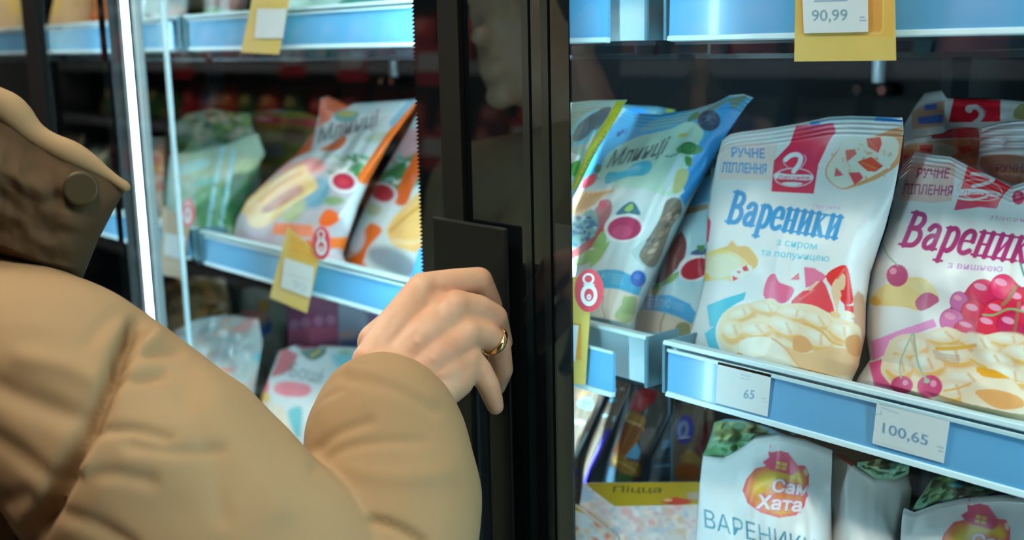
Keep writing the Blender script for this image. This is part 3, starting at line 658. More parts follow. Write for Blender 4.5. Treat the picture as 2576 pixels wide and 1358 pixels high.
# --- blue pancake bag, its neighbours
def blue_bag(label, *a, **k): return make_bag('pancake_bag', label, 'bag', film('pale_blue_film', (.50, .72, .78), .28), *a, **k)
G1 = blue_bag('second blue pancake bag, mostly hidden between the front blue bag and the strawberry bag',
    [(1580, 880), (1690, 920), (1790, 950)], [(1790, 950), (1815, 760), (1826, 600), (1832, 400)], [(1680, 380), (1760, 372), (1832, 400)], [(1580, 880), (1592, 815), (1612, 740), (1650, 560), (1680, 380)],
    .085, lean=.16, yaw=-.05, T=.02, floor=FL['mid'], seed=7)
A = Art(G1).frame((1420, 220), 2.716)
A.poly([(790, 560), (1000, 560), (990, 780), (800, 830)], (70, 170, 220)); A.poly([(800, 480), (1000, 480), (1000, 600), (830, 660)], (40, 96, 96)); A.poly([(800, 830), (980, 790), (980, 830), (800, 880)], (150, 140, 120))
A.blob([(770, 1010), (815, 1005), (835, 1090), (800, 1200), (680, 1320), (620, 1330)], (112, 66, 66)); A.ell(890, 1230, 122, 90, (206, 226, 234), -24); A.ell(895, 1238, 106, 68, (160, 40, 58), -24); A.blob([(860, 1140), (900, 1105), (970, 1100), (960, 1140)], (60, 90, 130)); A.poly([(900, 1080), (960, 1075), (950, 1120), (920, 1120)], (64, 130, 70))
A.frame((1420, 640), 3.7725)
A.blob([(900, 300), (1000, 200), (1090, 160), (1060, 230), (980, 280)], (120, 160, 100)); A.blob([(830, 380), (830, 300), (900, 270), (910, 330), (870, 385)], (110, 150, 60))
A.blob([(650, 690), (670, 590), (740, 520), (950, 560), (1180, 640), (1240, 720), (1200, 900), (900, 900), (880, 740), (700, 720)], (206, 206, 190)); A.line([(950, 560), (910, 680), (930, 850)], 14, (150, 150, 130)); A.blob([(1070, 660), (1180, 660), (1180, 800), (1040, 830)], (140, 158, 116))
A.poly([(745, 520), (765, 400), (880, 385), (1010, 385), (1190, 470), (1250, 560), (1210, 660), (1080, 590), (960, 550), (850, 530)], (56, 160, 216)); A.text('БЕЗ ГМО', (790, 500), (1000, 508), (10, -80), (150, 208, 232), .01)
for k in range(3): A.line([(1020, 455 + k * 26), (1130, 480 + k * 26)], 8, (120, 190, 226))
A.done()

E1 = blue_bag('blue pancake bag leaning at the left edge of the right door',
    [(1404, 850), (1490, 860), (1588, 888)], [(1588, 888), (1600, 795), (1642, 705), (1690, 608), (1738, 505), (1782, 428), (1822, 350), (1848, 310), (1860, 292), (1880, 262), (1897, 246)],
    [(1562, 268), (1600, 284), (1660, 288), (1745, 275), (1800, 258), (1835, 240), (1870, 236), (1897, 246)],
    [(1404, 850), (1404, 660), (1420, 530), (1455, 445), (1505, 355), (1562, 268)],
    .036, lean=.3, yaw=.05, T=.032, floor=FL['mid'], seed=6)
A = Art(E1).frame((1420, 220), 2.716)
A.poly([(440, 130), (600, 180), (880, 150), (1120, 60), (1300, 70), (1180, 240), (1090, 350), (870, 740), (700, 700), (200, 620), (100, 650), (250, 350)], (68, 168, 218))
A.blob([(300, 450), (480, 345), (720, 282), (860, 232), (950, 300), (910, 400), (840, 560), (825, 720), (700, 790), (520, 690), (380, 690), (225, 610), (255, 545)], (166, 216, 204))
A.blob([(520, 300), (600, 225), (760, 190), (980, 115), (1060, 90), (1010, 150), (860, 220), (700, 275)], (120, 178, 196))
A.blob([(160, 720), (330, 690), (520, 690), (700, 740), (830, 720), (770, 860), (650, 1130), (590, 1360), (330, 1420), (40, 1380), (60, 900)], (186, 218, 224))
A.poly([(1040, 132), (1120, 108), (1192, 160), (1186, 240), (1090, 350), (990, 560), (870, 745), (820, 812), (786, 742), (822, 712), (800, 660), (850, 600), (836, 560), (880, 480), (940, 430), (930, 380), (985, 320), (975, 270), (1065, 190)], (48, 150, 222))
A.blob([(860, 210), (960, 160), (1080, 90), (1200, 60), (1250, 60), (1200, 110), (1150, 150), (1120, 90), (1010, 170), (940, 220)], (104, 140, 130)); A.ell(988, 226, 78, 72, (52, 76, 100))
for k in range(22):
    a = random.uniform(0, 6.28); q = random.uniform(0, 60); A.ell(988 + q * math.cos(a), 226 + q * math.sin(a), 11, 10, random.choice([(70, 100, 128), (40, 60, 84), (84, 116, 140)]))
A.ell(880, 200, 50, 18, (80, 136, 96), -40); A.blob([(760, 430), (840, 370), (940, 410), (930, 445), (860, 462)], (64, 140, 84)); A.ring(850, 410, 46, 34, 6, (40, 70, 66)); A.line([(690, 466), (730, 470), (810, 430)], 7, (50, 90, 90)); A.blob([(822, 470), (870, 480), (866, 540), (830, 530)], (62, 128, 66)); A.blob([(770, 570), (840, 560), (845, 620), (800, 700), (740, 720)], (170, 186, 130)); A.line([(700, 690), (730, 600), (790, 490)], 40, (186, 222, 232)); A.ell(810, 326, 34, 12, (176, 188, 90), -10)
A.text('Млинці', (286, 548), (668, 455), (60, -120), (62, 90, 100), .012); A.line([(668, 372), (690, 356)], 9, (62, 90, 100))
A.blob([(275, 640), (300, 580), (400, 570), (500, 510), (590, 505), (592, 560), (540, 600), (430, 610), (300, 658)], (52, 180, 212)); A.text('з сиром', (360, 588), (500, 550), (8, -30), (160, 224, 232))
A.text('№1', (352, 340), (420, 318), (14, -42), (40, 80, 150), .03)
A.blob([(115, 690), (130, 630), (190, 590), (222, 600), (205, 650), (160, 682)], (200, 76, 96)); A.ell(228, 556, 22, 34, (40, 110, 90), 20)
A.blob([(40, 830), (60, 760), (120, 710), (210, 710), (330, 690), (345, 700), (250, 760), (140, 850), (60, 900)], (206, 190, 152))
for k in range(6): A.line([(50 + k * 30, 860 - k * 12), (110 + k * 30, 780 - k * 10), (150 + k * 34, 730 - k * 4)], 12, (176, 146, 96))
A.blob([(180, 900), (240, 790), (300, 760), (325, 800), (310, 880), (220, 1010)], (168, 112, 124)); A.ell(262, 800, 30, 34, (196, 76, 110))
A.blob([(40, 960), (90, 900), (180, 830), (225, 880), (220, 980), (130, 1060), (50, 1080)], (116, 172, 172))
for k in range(46): A.ell(random.uniform(50, 215), random.uniform(880, 1080), random.uniform(10, 22), random.uniform(9, 18), random.choice([(50, 110, 160), (40, 90, 140), (120, 186, 186), (170, 210, 220), (60, 140, 170)]))
A.poly([(40, 1120), (200, 1020), (290, 900), (312, 940), (240, 1050), (120, 1140), (40, 1180)], (172, 84, 84))
for P in ([(190, 1090), (260, 980), (290, 1040), (250, 1120)], [(60, 1190), (160, 1110), (230, 1120), (180, 1190), (80, 1220)], [(170, 1230), (200, 1150), (290, 1060), (310, 1060), (240, 1180)]): A.blob(P, random.choice([(140, 184, 120), (160, 198, 130), (120, 172, 110)]))
A.blob([(460, 1140), (520, 1060), (640, 1000), (700, 1080), (600, 1240)], (160, 200, 204)); A.ell(408, 956, 138, 100, (214, 232, 236), -6); A.ell(410, 962, 116, 80, (166, 64, 106), -6); A.ell(395, 985, 70, 44, (182, 84, 124), -6); A.blob([(350, 870), (400, 810), (470, 780), (520, 870), (440, 860)], (64, 120, 140)); A.blob([(410, 830), (460, 790), (470, 830), (430, 850)], (150, 196, 120))
A.blob([(700, 770), (790, 760), (800, 860), (740, 940), (620, 1220), (510, 1160), (560, 1050), (650, 900)], (112, 116, 106))
for k in range(30):
    t_ = random.random(); A.ell(560 + 190 * t_ + random.uniform(-40, 40), 1160 - 340 * t_ + random.uniform(-30, 30), 24, 12, random.choice([(140, 132, 116), (86, 92, 88), (168, 164, 150)]), -40)
A.frame((1420, 640), 3.7725)
A.poly([(300, 155), (390, 142), (480, 142), (560, 160), (640, 200), (760, 270), (700, 390), (600, 360), (500, 328), (370, 320)], (62, 172, 216)); A.text('ФУТ', (350, 225), (430, 225), (4, -50), (130, 206, 230), .02)
for k in range(4): A.line([(450, 188 + k * 26), (550, 200 + k * 27)], 9, (130, 204, 230))
A.ell(700, 228, 74, 78, (46, 104, 190)); A.ell(690, 210, 34, 30, (76, 130, 204))
A.blob([(280, 320), (370, 322), (500, 330), (700, 395), (720, 430), (640, 660), (500, 640), (370, 600), (270, 590)], (208, 216, 208)); A.blob([(560, 400), (640, 400), (690, 420), (630, 640), (500, 620), (480, 560), (540, 480)], (156, 192, 140)); A.line([(372, 400), (360, 500), (385, 600)], 9, (140, 150, 140))
A.done()

F1 = make_bag('pancake_bag', 'olive topped bag with a yellow green stripe, left of the blue pancake bag', 'bag', film('olive_film', (.33, .47, .42), .3),
    [(1380, 620), (1436, 640)], [(1436, 640), (1440, 500), (1490, 400), (1578, 251)], [(1400, 262), (1432, 258), (1490, 252), (1578, 251)], [(1380, 620), (1385, 440), (1400, 262)],
    .022, lean=.05, T=.012, seed=8)
A = Art(F1).frame((1420, 220), 2.716)
A.poly([(30, 100), (250, 85), (380, 85), (360, 130), (200, 130), (30, 170)], (140, 190, 190)); A.blob([(60, 330), (110, 240), (240, 150), (320, 140), (250, 260), (140, 350), (70, 380)], (62, 96, 112)); A.line([(40, 330), (110, 220), (230, 150)], 18, (110, 196, 214)); A.line([(40, 390), (130, 370), (200, 300)], 26, (90, 170, 196)); A.poly([(40, 440), (110, 470), (80, 540), (40, 540)], (190, 216, 220)); A.blob([(45, 520), (110, 500), (90, 600), (50, 600)], (70, 150, 70))
A.poly([(360, 86), (436, 86), (420, 150), (330, 270), (220, 420), (120, 640), (60, 700), (44, 690), (110, 540), (170, 400), (290, 210)], (152, 170, 44))
A.text('МЛИНЦІ', (125, 610), (292, 300), (-22, -10), (84, 110, 40))
A.done()
H1 = make_bag('pancake_bag', 'dark teal bag peeking out above the blue pancake bag', 'bag', film('teal_film', (.10, .26, .34), .35),
    [(1520, 520), (1720, 520)], [(1720, 520), (1725, 400), (1700, 275)], [(1560, 262), (1600, 264), (1650, 266), (1700, 275)], [(1520, 520), (1540, 400), (1560, 262)], .15, lean=.2, T=.02, seed=9)
A = Art(H1).frame((1420, 220), 2.716); A.blob([(420, 150), (540, 140), (560, 180), (430, 190)], (40, 130, 200)); A.ell(720, 156, 30, 12, (150, 170, 50)); A.done()

# --- white bags with green tops on the low shelf
SW = film('white_sack_film', (.82, .84, .84)); GREEN = film('green_leaf_film', (.30, .56, .36), .4)
def sack_art(o, dx, dy, k, tx):
    A = Art(o)
    def f(P): return [(1730 + (x / 3.045) * k + dx, 1020 + (y / 3.045) * k + dy) for x, y in P]
    A.poly(f([(420, 650), (450, 560), (520, 480), (600, 462), (578, 430), (625, 400), (618, 350), (640, 362), (700, 345), (770, 360), (810, 420), (840, 456), (900, 460), (930, 520), (926, 640), (895, 770), (830, 840), (700, 860), (560, 820), (460, 750)]), (226, 92, 104), False)
    A.poly(f([(448, 650), (470, 570), (530, 502), (640, 480), (860, 490), (905, 540), (898, 640), (870, 750), (810, 820), (700, 838), (570, 800), (478, 735)]), (232, 142, 84), True, 8)
    A.blob(f([(500, 640), (560, 540), (680, 510), (850, 520), (880, 600), (760, 560), (620, 620), (560, 700)]), (222, 190, 70), 10); A.blob(f([(640, 800), (760, 790), (850, 760), (800, 815), (700, 832)]), (228, 184, 80), 6)
    A.poly(f([(572, 432), (625, 400), (618, 350), (650, 360), (720, 346), (790, 390), (835, 450), (842, 500), (800, 540), (720, 512), (640, 492), (600, 462)]), (206, 84, 118), False, 3)
    A.poly(f([(630, 290), (640, 290), (638, 330), (628, 330)]), (214, 120, 160))
    for q in ([(682, 424), (716, 432), (714, 458), (680, 450)], [(724, 434), (762, 442), (758, 468), (722, 460)], [(676, 458), (712, 466), (708, 488), (672, 480)], [(720, 468), (757, 476), (752, 497), (716, 490)]): A.poly(f(q), (214, 190, 84))
    A.blob(f([(895, 480), (920, 500), (915, 540), (890, 520)]), (240, 190, 180))
    P = f([(640, 655), (925, 690), (60, 0), (0, 0), (520, 782), (868, 812), (12, -92)])
    for bold, c in ((.075, (216, 90, 140)), (.03, (238, 234, 238))):
        A.text('Сам', P[0], P[1], (6 * k, -31 * k), c, bold); A.text('Хата', P[4], P[5], (6 * k, -33 * k), c, bold)
    a, b = f([(132, 930), (132 + 88 * 8 * 1.22, 930 + 88 * 8 * .34)]); A.text(tx, a, b, (-3 * k, -46 * k), (64, 140, 164))
    A.done()
def green_top(o, px, Y0, seed, streak):
    n = len(px) // 2
    g = bag('green_top', GREEN, *px, Y0, lean=.3, T=.012, wr=.012, seed=seed, res=3, parent=o, puff=4, seal=.999)
    A = Art(g)
    for P, c, so in streak: A.blob(P, c, so)
    A.done(); return g
def sack_set(label, out, Y0, seed, wr=.006): return tag(bag('dumpling_sack', SW, *out, Y0, lean=.14, T=.034, floor=FL['low'], seed=seed, wr=wr, seal=.97), label, 'bag')
S1 = sack_set('white sack with a round orange emblem under the long price rail, green top at left',
    ([(1722, 1610), (1900, 1650), (2092, 1690)], [(2092, 1690), (2094, 1358), (2090, 1240), (2094, 1132)], [(1768, 1146), (1822, 1150), (1862, 1128), (1901, 1098), (1960, 1090), (2026, 1104), (2094, 1132)], [(1722, 1610), (1750, 1358), (1760, 1217), (1768, 1146)]), .010, 11)
sack_art(S1, 0, 0, 1, 'ВАРЕНИКИ')
green_top(S1, ([(1766, 1146), (1824, 1156), (1872, 1134), (1906, 1104)], [(1906, 1104), (1950, 1100), (1990, 1096)], [(1796, 1062), (1826, 1052), (1870, 1054), (1930, 1072), (1990, 1096)], [(1766, 1146), (1776, 1128), (1790, 1090), (1796, 1062)]), .048, 12,
    [([(1800, 1066), (1830, 1058), (1960, 1085), (1880, 1090), (1808, 1108)], (180, 205, 140), 8), ([(1770, 1130), (1840, 1118), (1880, 1112), (1820, 1140), (1775, 1148)], (90, 165, 112), 5), ([(1822, 1054), (1880, 1052), (1930, 1068), (1985, 1098), (1940, 1090), (1900, 1066), (1850, 1060), (1822, 1062)], (140, 196, 226), 1)])
S2 = sack_set('white sack with a green top, standing between the two sacks with orange emblems',
    ([(2088, 1700), (2262, 1750)], [(2262, 1750), (2276, 1400), (2294, 1230), (2284, 1192)], [(2076, 1140), (2120, 1140), (2160, 1172), (2200, 1202), (2250, 1200), (2284, 1192)], [(2088, 1700), (2082, 1300), (2076, 1140)]), .024, 13, .0015)
A = Art(S2); A.poly([(2098, 1124), (2134, 1130), (2154, 1166), (2144, 1174), (2110, 1150)], (190, 50, 70), False, 2); A.done()
green_top(S2, ([(2156, 1172), (2204, 1206), (2250, 1208), (2286, 1192)], [(2286, 1192), (2288, 1170), (2278, 1152)], [(2158, 1162), (2190, 1158), (2240, 1146), (2278, 1152)], [(2156, 1172), (2157, 1166), (2158, 1162)]), .042, 14, [([(2186, 1160), (2240, 1148), (2262, 1152), (2214, 1182)], (165, 190, 140), 5)])
S3 = sack_set('white sack with a round orange emblem in the bottom right corner, green top at left',
    ([(2252, 1760), (2480, 1800), (2720, 1850)], [(2720, 1850), (2740, 1400), (2720, 1262)], [(2274, 1276), (2300, 1288), (2354, 1267), (2420, 1253), (2479, 1247), (2518, 1244), (2600, 1250), (2720, 1262)], [(2252, 1760), (2265, 1358), (2269, 1300), (2274, 1276)]), .010, 15)
sack_art(S3, 2432 - 1944, 1262 - 1136, 1.06, 'ВАРЕНИКИ')
green_top(S3, ([(2292, 1284), (2320, 1284), (2360, 1268), (2470, 1252)], [(2470, 1252), (2500, 1240), (2520, 1228)], [(2320, 1240), (2350, 1196), (2400, 1188), (2450, 1200), (2490, 1216), (2520, 1228)], [(2292, 1284), (2304, 1262), (2320, 1240)]), .05, 16,
    [([(2330, 1230), (2360, 1192), (2410, 1192), (2400, 1230), (2350, 1260)], (120, 180, 120), 6), ([(2390, 1214), (2420, 1206), (2440, 1240), (2436, 1256), (2410, 1256)], (130, 160, 130), 4), ([(2394, 1212), (2426, 1208), (2428, 1224), (2398, 1226)], (70, 180, 190), 2)])

# --- brown packs and flat boxes left of the sacks
BROWN = film('brown_film', (.20, .125, .085), .42); DARKF = film('dark_film', (.085, .07, .065), .4)
def pouch(label, m, out, Y0, seed, T=.014, lean=.1, yaw=0, res=2.6, name='snack_pouch', cat='pouch', floor=FL['low'], **k):
    return tag(bag(name, m, *out, Y0, lean=lean, yaw=yaw, T=T, floor=floor, seed=seed, res=res, wr=.003, **k), label, cat)
SILV = (140, 176, 192)
P1 = pouch('leftmost brown pouch below the short price rail, silver edge at right', BROWN, ([(1395, 1330), (1452, 1330)], [(1452, 1330), (1452, 1150), (1536, 968), (1533, 900)], [(1405, 890), (1533, 900)], [(1395, 1330), (1405, 890)]), .046, 21)
A = Art(P1).frame((1430, 900), 2.965)
A.line([(296, 110), (306, 200), (200, 440), (60, 740)], 14, SILV, False); A.line([(280, 270), (210, 420), (150, 560)], 30, (110, 110, 120), False); A.blob([(60, 330), (120, 290), (180, 320), (175, 390), (90, 370)], (120, 190, 212)); A.text('ZA', (92, 362), (164, 356), (4, -44), (60, 70, 80), .02); A.ell(84, 480, 40, 18, (150, 200, 214), 12); A.blob([(50, 720), (130, 560), (150, 580), (80, 740)], (150, 200, 214), 2); A.ell(75, 850, 26, 40, (56, 50, 190)); A.blob([(60, 280), (150, 220), (240, 190), (150, 260), (80, 310)], (150, 116, 80), 6); A.ell(232, 116, 14, 12, (180, 190, 196)); A.done()
P2 = pouch('second brown pouch below the short price rail, violet lower corner', BROWN, ([(1452, 1340), (1530, 1350)], [(1530, 1350), (1480, 1214), (1587, 976), (1588, 905)], [(1528, 895), (1588, 905)], [(1452, 1340), (1462, 1160), (1536, 985), (1528, 895)]), .060, 22)
A = Art(P2).frame((1430, 900), 2.965)
A.line([(476, 100), (468, 215), (300, 580), (130, 950)], 15, SILV, False); A.line([(300, 560), (210, 760), (140, 930)], 60, (64, 56, 200), False, 4); A.ell(330, 318, 28, 18, (100, 170, 200)); A.ell(270, 430, 30, 12, (160, 190, 200)); A.line([(230, 400), (180, 520), (140, 620)], 26, (110, 110, 130)); A.ell(340, 240, 24, 16, (180, 170, 166)); A.ell(400, 232, 20, 14, (170, 160, 150)); A.ell(345, 460, 16, 26, (160, 200, 214)); A.done()
P3 = pouch('dark pouch with a red cap and yellow sticks, right of the brown pouches', DARKF, ([(1500, 1330), (1600, 1330)], [(1600, 1330), (1618, 1180), (1690, 1040), (1692, 905)], [(1582, 890), (1692, 905)], [(1500, 1330), (1516, 1200), (1572, 1010), (1582, 890)]), .078, 23)
A = Art(P3).frame((1430, 900), 2.965)
A.blob([(380, 560), (470, 400), (420, 520), (330, 760), (280, 760)], (120, 120, 124), 4)
A.blob([(520, 210), (600, 170), (668, 220), (660, 300), (590, 360), (520, 400), (460, 370)], (142, 32, 42), 5); A.blob([(480, 330), (560, 290), (600, 330), (520, 405), (465, 375)], (170, 56, 60), 6)
A.blob([(430, 420), (480, 395), (570, 450), (560, 510), (440, 480)], (150, 116, 60), 3); A.line([(440, 470), (540, 510), (560, 540)], 16, (190, 170, 130))
for k in range(4): A.line([(440 + k * 34, 490 + k * 12), (390 + k * 34, 610 + k * 10), (350 + k * 30, 700 + k * 6)], 26, (158, 100, 30) if k % 2 else (140, 78, 22))
A.blob([(325, 740), (420, 720), (440, 760), (530, 790), (545, 880), (470, 880), (370, 840)], (156, 122, 56), 3); A.line([(350, 770), (430, 800), (500, 850)], 20, (186, 160, 90))
A.poly([(420, 740), (510, 630), (540, 700), (520, 760)], (96, 170, 214)); A.poly([(370, 860), (480, 880), (470, 920), (360, 920)], (50, 110, 60)); A.blob([(540, 560), (640, 520), (650, 620), (590, 720), (540, 680)], (112, 108, 104), 4)
A.line([(752, 190), (752, 420), (640, 660), (555, 860)], 14, (110, 160, 186), False); A.poly([(260, 800), (360, 820), (360, 930), (240, 930)], (70, 100, 120)); A.done()
P4 = pouch('dark brown pouch with a round violet badge beside the white sack', BROWN, ([(1612, 1330), (1800, 1340)], [(1800, 1340), (1800, 1100), (1796, 960)], [(1694, 1000), (1740, 985), (1796, 960)], [(1612, 1330), (1640, 1150), (1692, 1040), (1694, 1000)]), .105, 24)
A = Art(P4).frame((1430, 900), 2.965)
A.poly([(530, 930), (640, 660), (760, 420), (775, 420), (775, 940)], (34, 60, 80)); A.line([(770, 300), (770, 920)], 14, (100, 150, 180)); A.line([(640, 810), (750, 800)], 20, (90, 140, 170)); A.poly([(700, 620), (760, 600), (760, 660), (690, 690)], (60, 130, 170))
A.line([(810, 345), (900, 330), (1050, 350)], 18, (100, 130, 150)); A.ell(868, 535, 66, 108, (58, 56, 168), 8); A.ell(856, 535, 42, 70, (140, 160, 200), 8); A.ell(856, 540, 14, 36, (70, 90, 150), 12); A.line([(820, 600), (900, 590)], 10, (200, 210, 220)); A.blob([(940, 720), (1010, 500), (1080, 470), (1080, 760), (980, 760)], (92, 30, 38), 4); A.blob([(840, 740), (900, 680), (990, 760), (960, 800), (870, 790)], (150, 122, 60), 4); A.blob([(820, 800), (960, 800), (960, 900), (820, 900)], (140, 74, 26), 4); A.done()
PZ = film('box_print', (.62, .66, .68), .4); 
PB = tag(card('pizza_box', PZ, [(1430, 1470), (1790, 1560), (1786, 1212), (1466, 1216)], .018, lean=.12, t=.012), 'flat box with a yellow band and dark lettering, lying below the brown pouches', 'box')
A = Art(PB).frame((1430, 900), 2.965)
A.poly([(60, 940), (170, 950), (350, 1110), (1000, 1092), (1000, 1700), (300, 1700), (60, 1500)], (186, 190, 190))
for k in range(220): A.ell(random.uniform(70, 960), random.uniform(980, 1420), random.uniform(8, 46), random.uniform(6, 26), random.choice([(204, 204, 200), (170, 184, 194), (196, 160, 160), (210, 196, 180), (150, 178, 190), (200, 206, 206), (186, 172, 150)]), random.uniform(-30, 60), 6)
A.poly([(120, 930), (1000, 920), (1000, 1092), (345, 1108), (200, 1000)], (150, 132, 30)); A.text('Піцца', (330, 1002), (690, 1004), (8, -48), (66, 62, 34), .01); A.blob([(690, 1070), (780, 1040), (860, 1050), (930, 1060), (880, 1090), (760, 1094)], (168, 60, 44), 3); A.ell(740, 1060, 34, 12, (186, 160, 110)); A.poly([(880, 1010), (970, 1000), (970, 1050), (900, 1060)], (150, 140, 130), False, 6); A.poly([(60, 955), (150, 960), (180, 1060), (80, 1080)], (150, 180, 206), False, 4); A.done()
PB2 = tag(card('pizza_box', PZ, [(1300, 1520), (1560, 1540), (1546, 1352), (1440, 1268)], .007, lean=.1, t=.006), 'second flat box in front, showing only a yellow edge at the bottom left', 'box')
A = Art(PB2).frame((1430, 900), 2.965)
for k in range(60): A.ell(random.uniform(0, 420), random.uniform(1130, 1420), random.uniform(10, 40), random.uniform(8, 26), random.choice([(190, 186, 160), (170, 180, 180), (190, 120, 100), (200, 196, 180)]), 30, 6)
A.line([(40, 1110), (130, 1140), (280, 1260), (430, 1376)], 46, (160, 146, 30), False); A.line([(60, 1085), (150, 1120), (300, 1240), (450, 1360)], 14, (190, 204, 210), False); A.done()

# ================================================================== PRODUCTS, left door
LB = dict(floor=FL['mid'], res=3.4)
ORF = film('pale_orange_bag_film', (.66, .74, .74), .3)
def orange_bag(o, dx, dy):
    A = Art(o).frame((320 + dx, 200 + dy), 2.263); OR = (220, 98, 32)
    A.blob([(650, 730), (860, 520), (1130, 470), (1330, 560), (1230, 760), (1260, 1050), (620, 960)], (160, 170, 178), 10)
    A.poly([(1090, 110), (1145, 85), (1200, 120), (1280, 150), (1260, 160), (1185, 190), (1150, 240), (1075, 275), (1050, 405), (955, 445), (850, 530), (640, 730), (700, 620), (880, 480), (1000, 380), (1060, 300), (1095, 230)], OR, False, 3)
    A.poly([(1080, 280), (1300, 180), (1560, 200), (1500, 330), (1380, 480), (1200, 480), (1060, 430)], (196, 212, 212), False, 8)
    A.blob([(1180, 195), (1250, 175), (1320, 190), (1300, 230), (1230, 245), (1185, 225)], (70, 150, 150), 2); A.blob([(1190, 195), (1260, 180), (1310, 192), (1250, 212)], (170, 180, 70), 2)
    A.text('Млинці', (1085, 360), (1420, 262), (14, -92), (90, 106, 112), .02); A.blob([(1095, 400), (1170, 360), (1235, 318), (1250, 345), (1215, 390), (1170, 405)], OR, 2); A.blob([(1340, 340), (1430, 300), (1500, 310), (1420, 360)], (176, 190, 170), 4)
    A.blob([(880, 520), (1060, 440), (1130, 500), (1090, 530), (940, 560)], (210, 140, 140), 8); A.blob([(1050, 600), (1150, 560), (1130, 700), (1000, 730)], (92, 150, 176), 8)
    A.blob([(1210, 520), (1330, 470), (1340, 560), (1250, 600), (1130, 520)], (62, 120, 80), 6)
    for k in range(50): A.ell(random.uniform(1180, 1400), random.uniform(430, 560), random.uniform(8, 22), random.uniform(6, 14), random.choice([(90, 150, 100), (170, 200, 180), (60, 120, 80), (206, 218, 206)]), 20, 3)
    A.ell(1232, 585, 84, 62, (204, 214, 222), 10, 4); A.ell(1232, 580, 66, 48, (158, 40, 62), 10, 4); A.ell(1226, 585, 30, 22, (180, 60, 80), 10, 5); A.ell(1175, 690, 60, 26, (110, 150, 110), 0, 6)
    A.blob([(648, 720), (760, 620), (880, 540), (1000, 478), (1030, 520), (1085, 600), (1060, 640), (960, 700), (880, 760), (800, 830), (720, 845), (670, 770)], (212, 190, 128), 4)
    A.blob([(760, 740), (850, 670), (980, 600), (1000, 640), (880, 720), (800, 765)], (170, 128, 108), 6); A.line([(680, 720), (800, 620), (960, 510)], 12, (232, 222, 180)); A.line([(760, 690), (860, 600), (990, 530)], 26, (196, 160, 76), True, 4); A.line([(720, 790), (830, 760), (960, 690), (1050, 630)], 16, (228, 210, 150), True, 3); A.blob([(690, 790), (760, 770), (820, 800), (760, 845), (700, 835)], (222, 200, 150), 4)
    A.blob([(870, 790), (960, 700), (1020, 700), (960, 800)], (150, 170, 110), 8); A.blob([(620, 880), (720, 850), (820, 870), (830, 940), (640, 930)], (164, 164, 180), 8)
    A.poly([(840, 815), (1060, 830), (1060, 900), (825, 880)], (206, 124, 80), False, 3); A.blob([(1130, 740), (1200, 760), (1210, 800), (1140, 840), (1090, 820)], OR, 3); A.blob([(1000, 920), (1280, 900), (1290, 980), (1180, 960), (1000, 970)], (206, 110, 30), 3)
    A.line([(1300, 660), (1210, 780)], 14, (196, 214, 220), True, 3)
    for s_ in ((1630, 165), (1480, 380), (1340, 570), (1210, 780)): pass
    A.line([(1640, 160), (1500, 340), (1350, 560)], 74, (214, 104, 30), True, 3); A.line([(1600, 260), (1570, 310)], 40, (150, 70, 20), True, 6)
    A.line([(1660, 80), (1560, 190), (1510, 250)], 34, (120, 180, 204), True, 5)
    A.done()
O1 = tag(bag('pancake_bag', ORF, [(575, 650), (720, 690), (900, 738)], [(900, 738), (862, 640), (900, 520), (930, 450), (985, 350), (1058, 246)], [(806, 248), (826, 240), (875, 264), (892, 258), (960, 254), (1030, 250), (1058, 246)], [(575, 650), (596, 550), (620, 505), (700, 426), (745, 388), (790, 330), (802, 290), (806, 248)], .040, lean=.3, T=.03, seed=31, wr=.003, **LB), 'orange and white pancake bag with a printed roll, behind the left door', 'bag')
orange_bag(O1, 0, 0)
O2 = tag(bag('pancake_bag', ORF, [(840, 720), (1000, 765), (1180, 810)], [(1180, 810), (1220, 500), (1240, 250)], [(1062, 262), (1140, 256), (1240, 250)], [(840, 720), (880, 600), (940, 470), (1000, 370), (1062, 262)], .075, lean=.28, T=.028, seed=32, wr=.003, **LB), 'pancake bag with orange stripes cut off by the toothed black border', 'bag')
A = Art(O2).frame((320, 200), 2.263)
A.blob([(1400, 420), (1560, 300), (1700, 300), (1700, 480), (1480, 480)], (206, 170, 176), 10); A.ell(1450, 440, 40, 34, (226, 190, 180), 0, 10)
A.blob([(1440, 540), (1640, 420), (1700, 440), (1700, 560), (1560, 640), (1400, 620)], (60, 118, 72), 8)
for k in range(40): A.ell(random.uniform(1420, 1700), random.uniform(420, 600), random.uniform(8, 24), random.uniform(6, 16), random.choice([(90, 150, 100), (180, 206, 196), (50, 110, 70), (120, 200, 200)]), 20, 3)
A.line([(1700, 400), (1620, 540), (1560, 680)], 80, (206, 92, 26), True, 4); A.ell(1455, 648, 84, 64, (196, 206, 216), 14, 4); A.ell(1455, 646, 66, 48, (152, 36, 52), 14, 4); A.line([(1520, 720), (1450, 840)], 14, (200, 216, 222), True, 3); A.ell(1400, 740, 46, 36, (160, 180, 150), 0, 8)
A.blob([(1480, 850), (1560, 740), (1700, 640), (1720, 960), (1560, 965), (1500, 920)], (210, 178, 110), 5); A.line([(1500, 860), (1600, 770), (1700, 700)], 20, (186, 148, 60), True, 4); A.line([(1520, 920), (1610, 930), (1700, 910)], 30, (220, 196, 150), True, 4)
A.blob([(1390, 815), (1450, 850), (1440, 880), (1370, 960), (1330, 1060), (1250, 1050), (1310, 960), (1340, 880)], (216, 104, 24), 3); A.blob([(1190, 920), (1290, 880), (1330, 920), (1300, 1000), (1200, 990)], (206, 150, 110), 6); A.ell(1310, 920, 40, 70, (220, 220, 230), 20, 8); A.blob([(1380, 960), (1520, 960), (1640, 1050), (1600, 1130), (1400, 1050)], (120, 146, 160), 10); A.line([(1240, 1020), (1350, 1060)], 20, (206, 100, 30)); A.done()
GF = film('green_clear_film', (.30, .44, .36), .3)
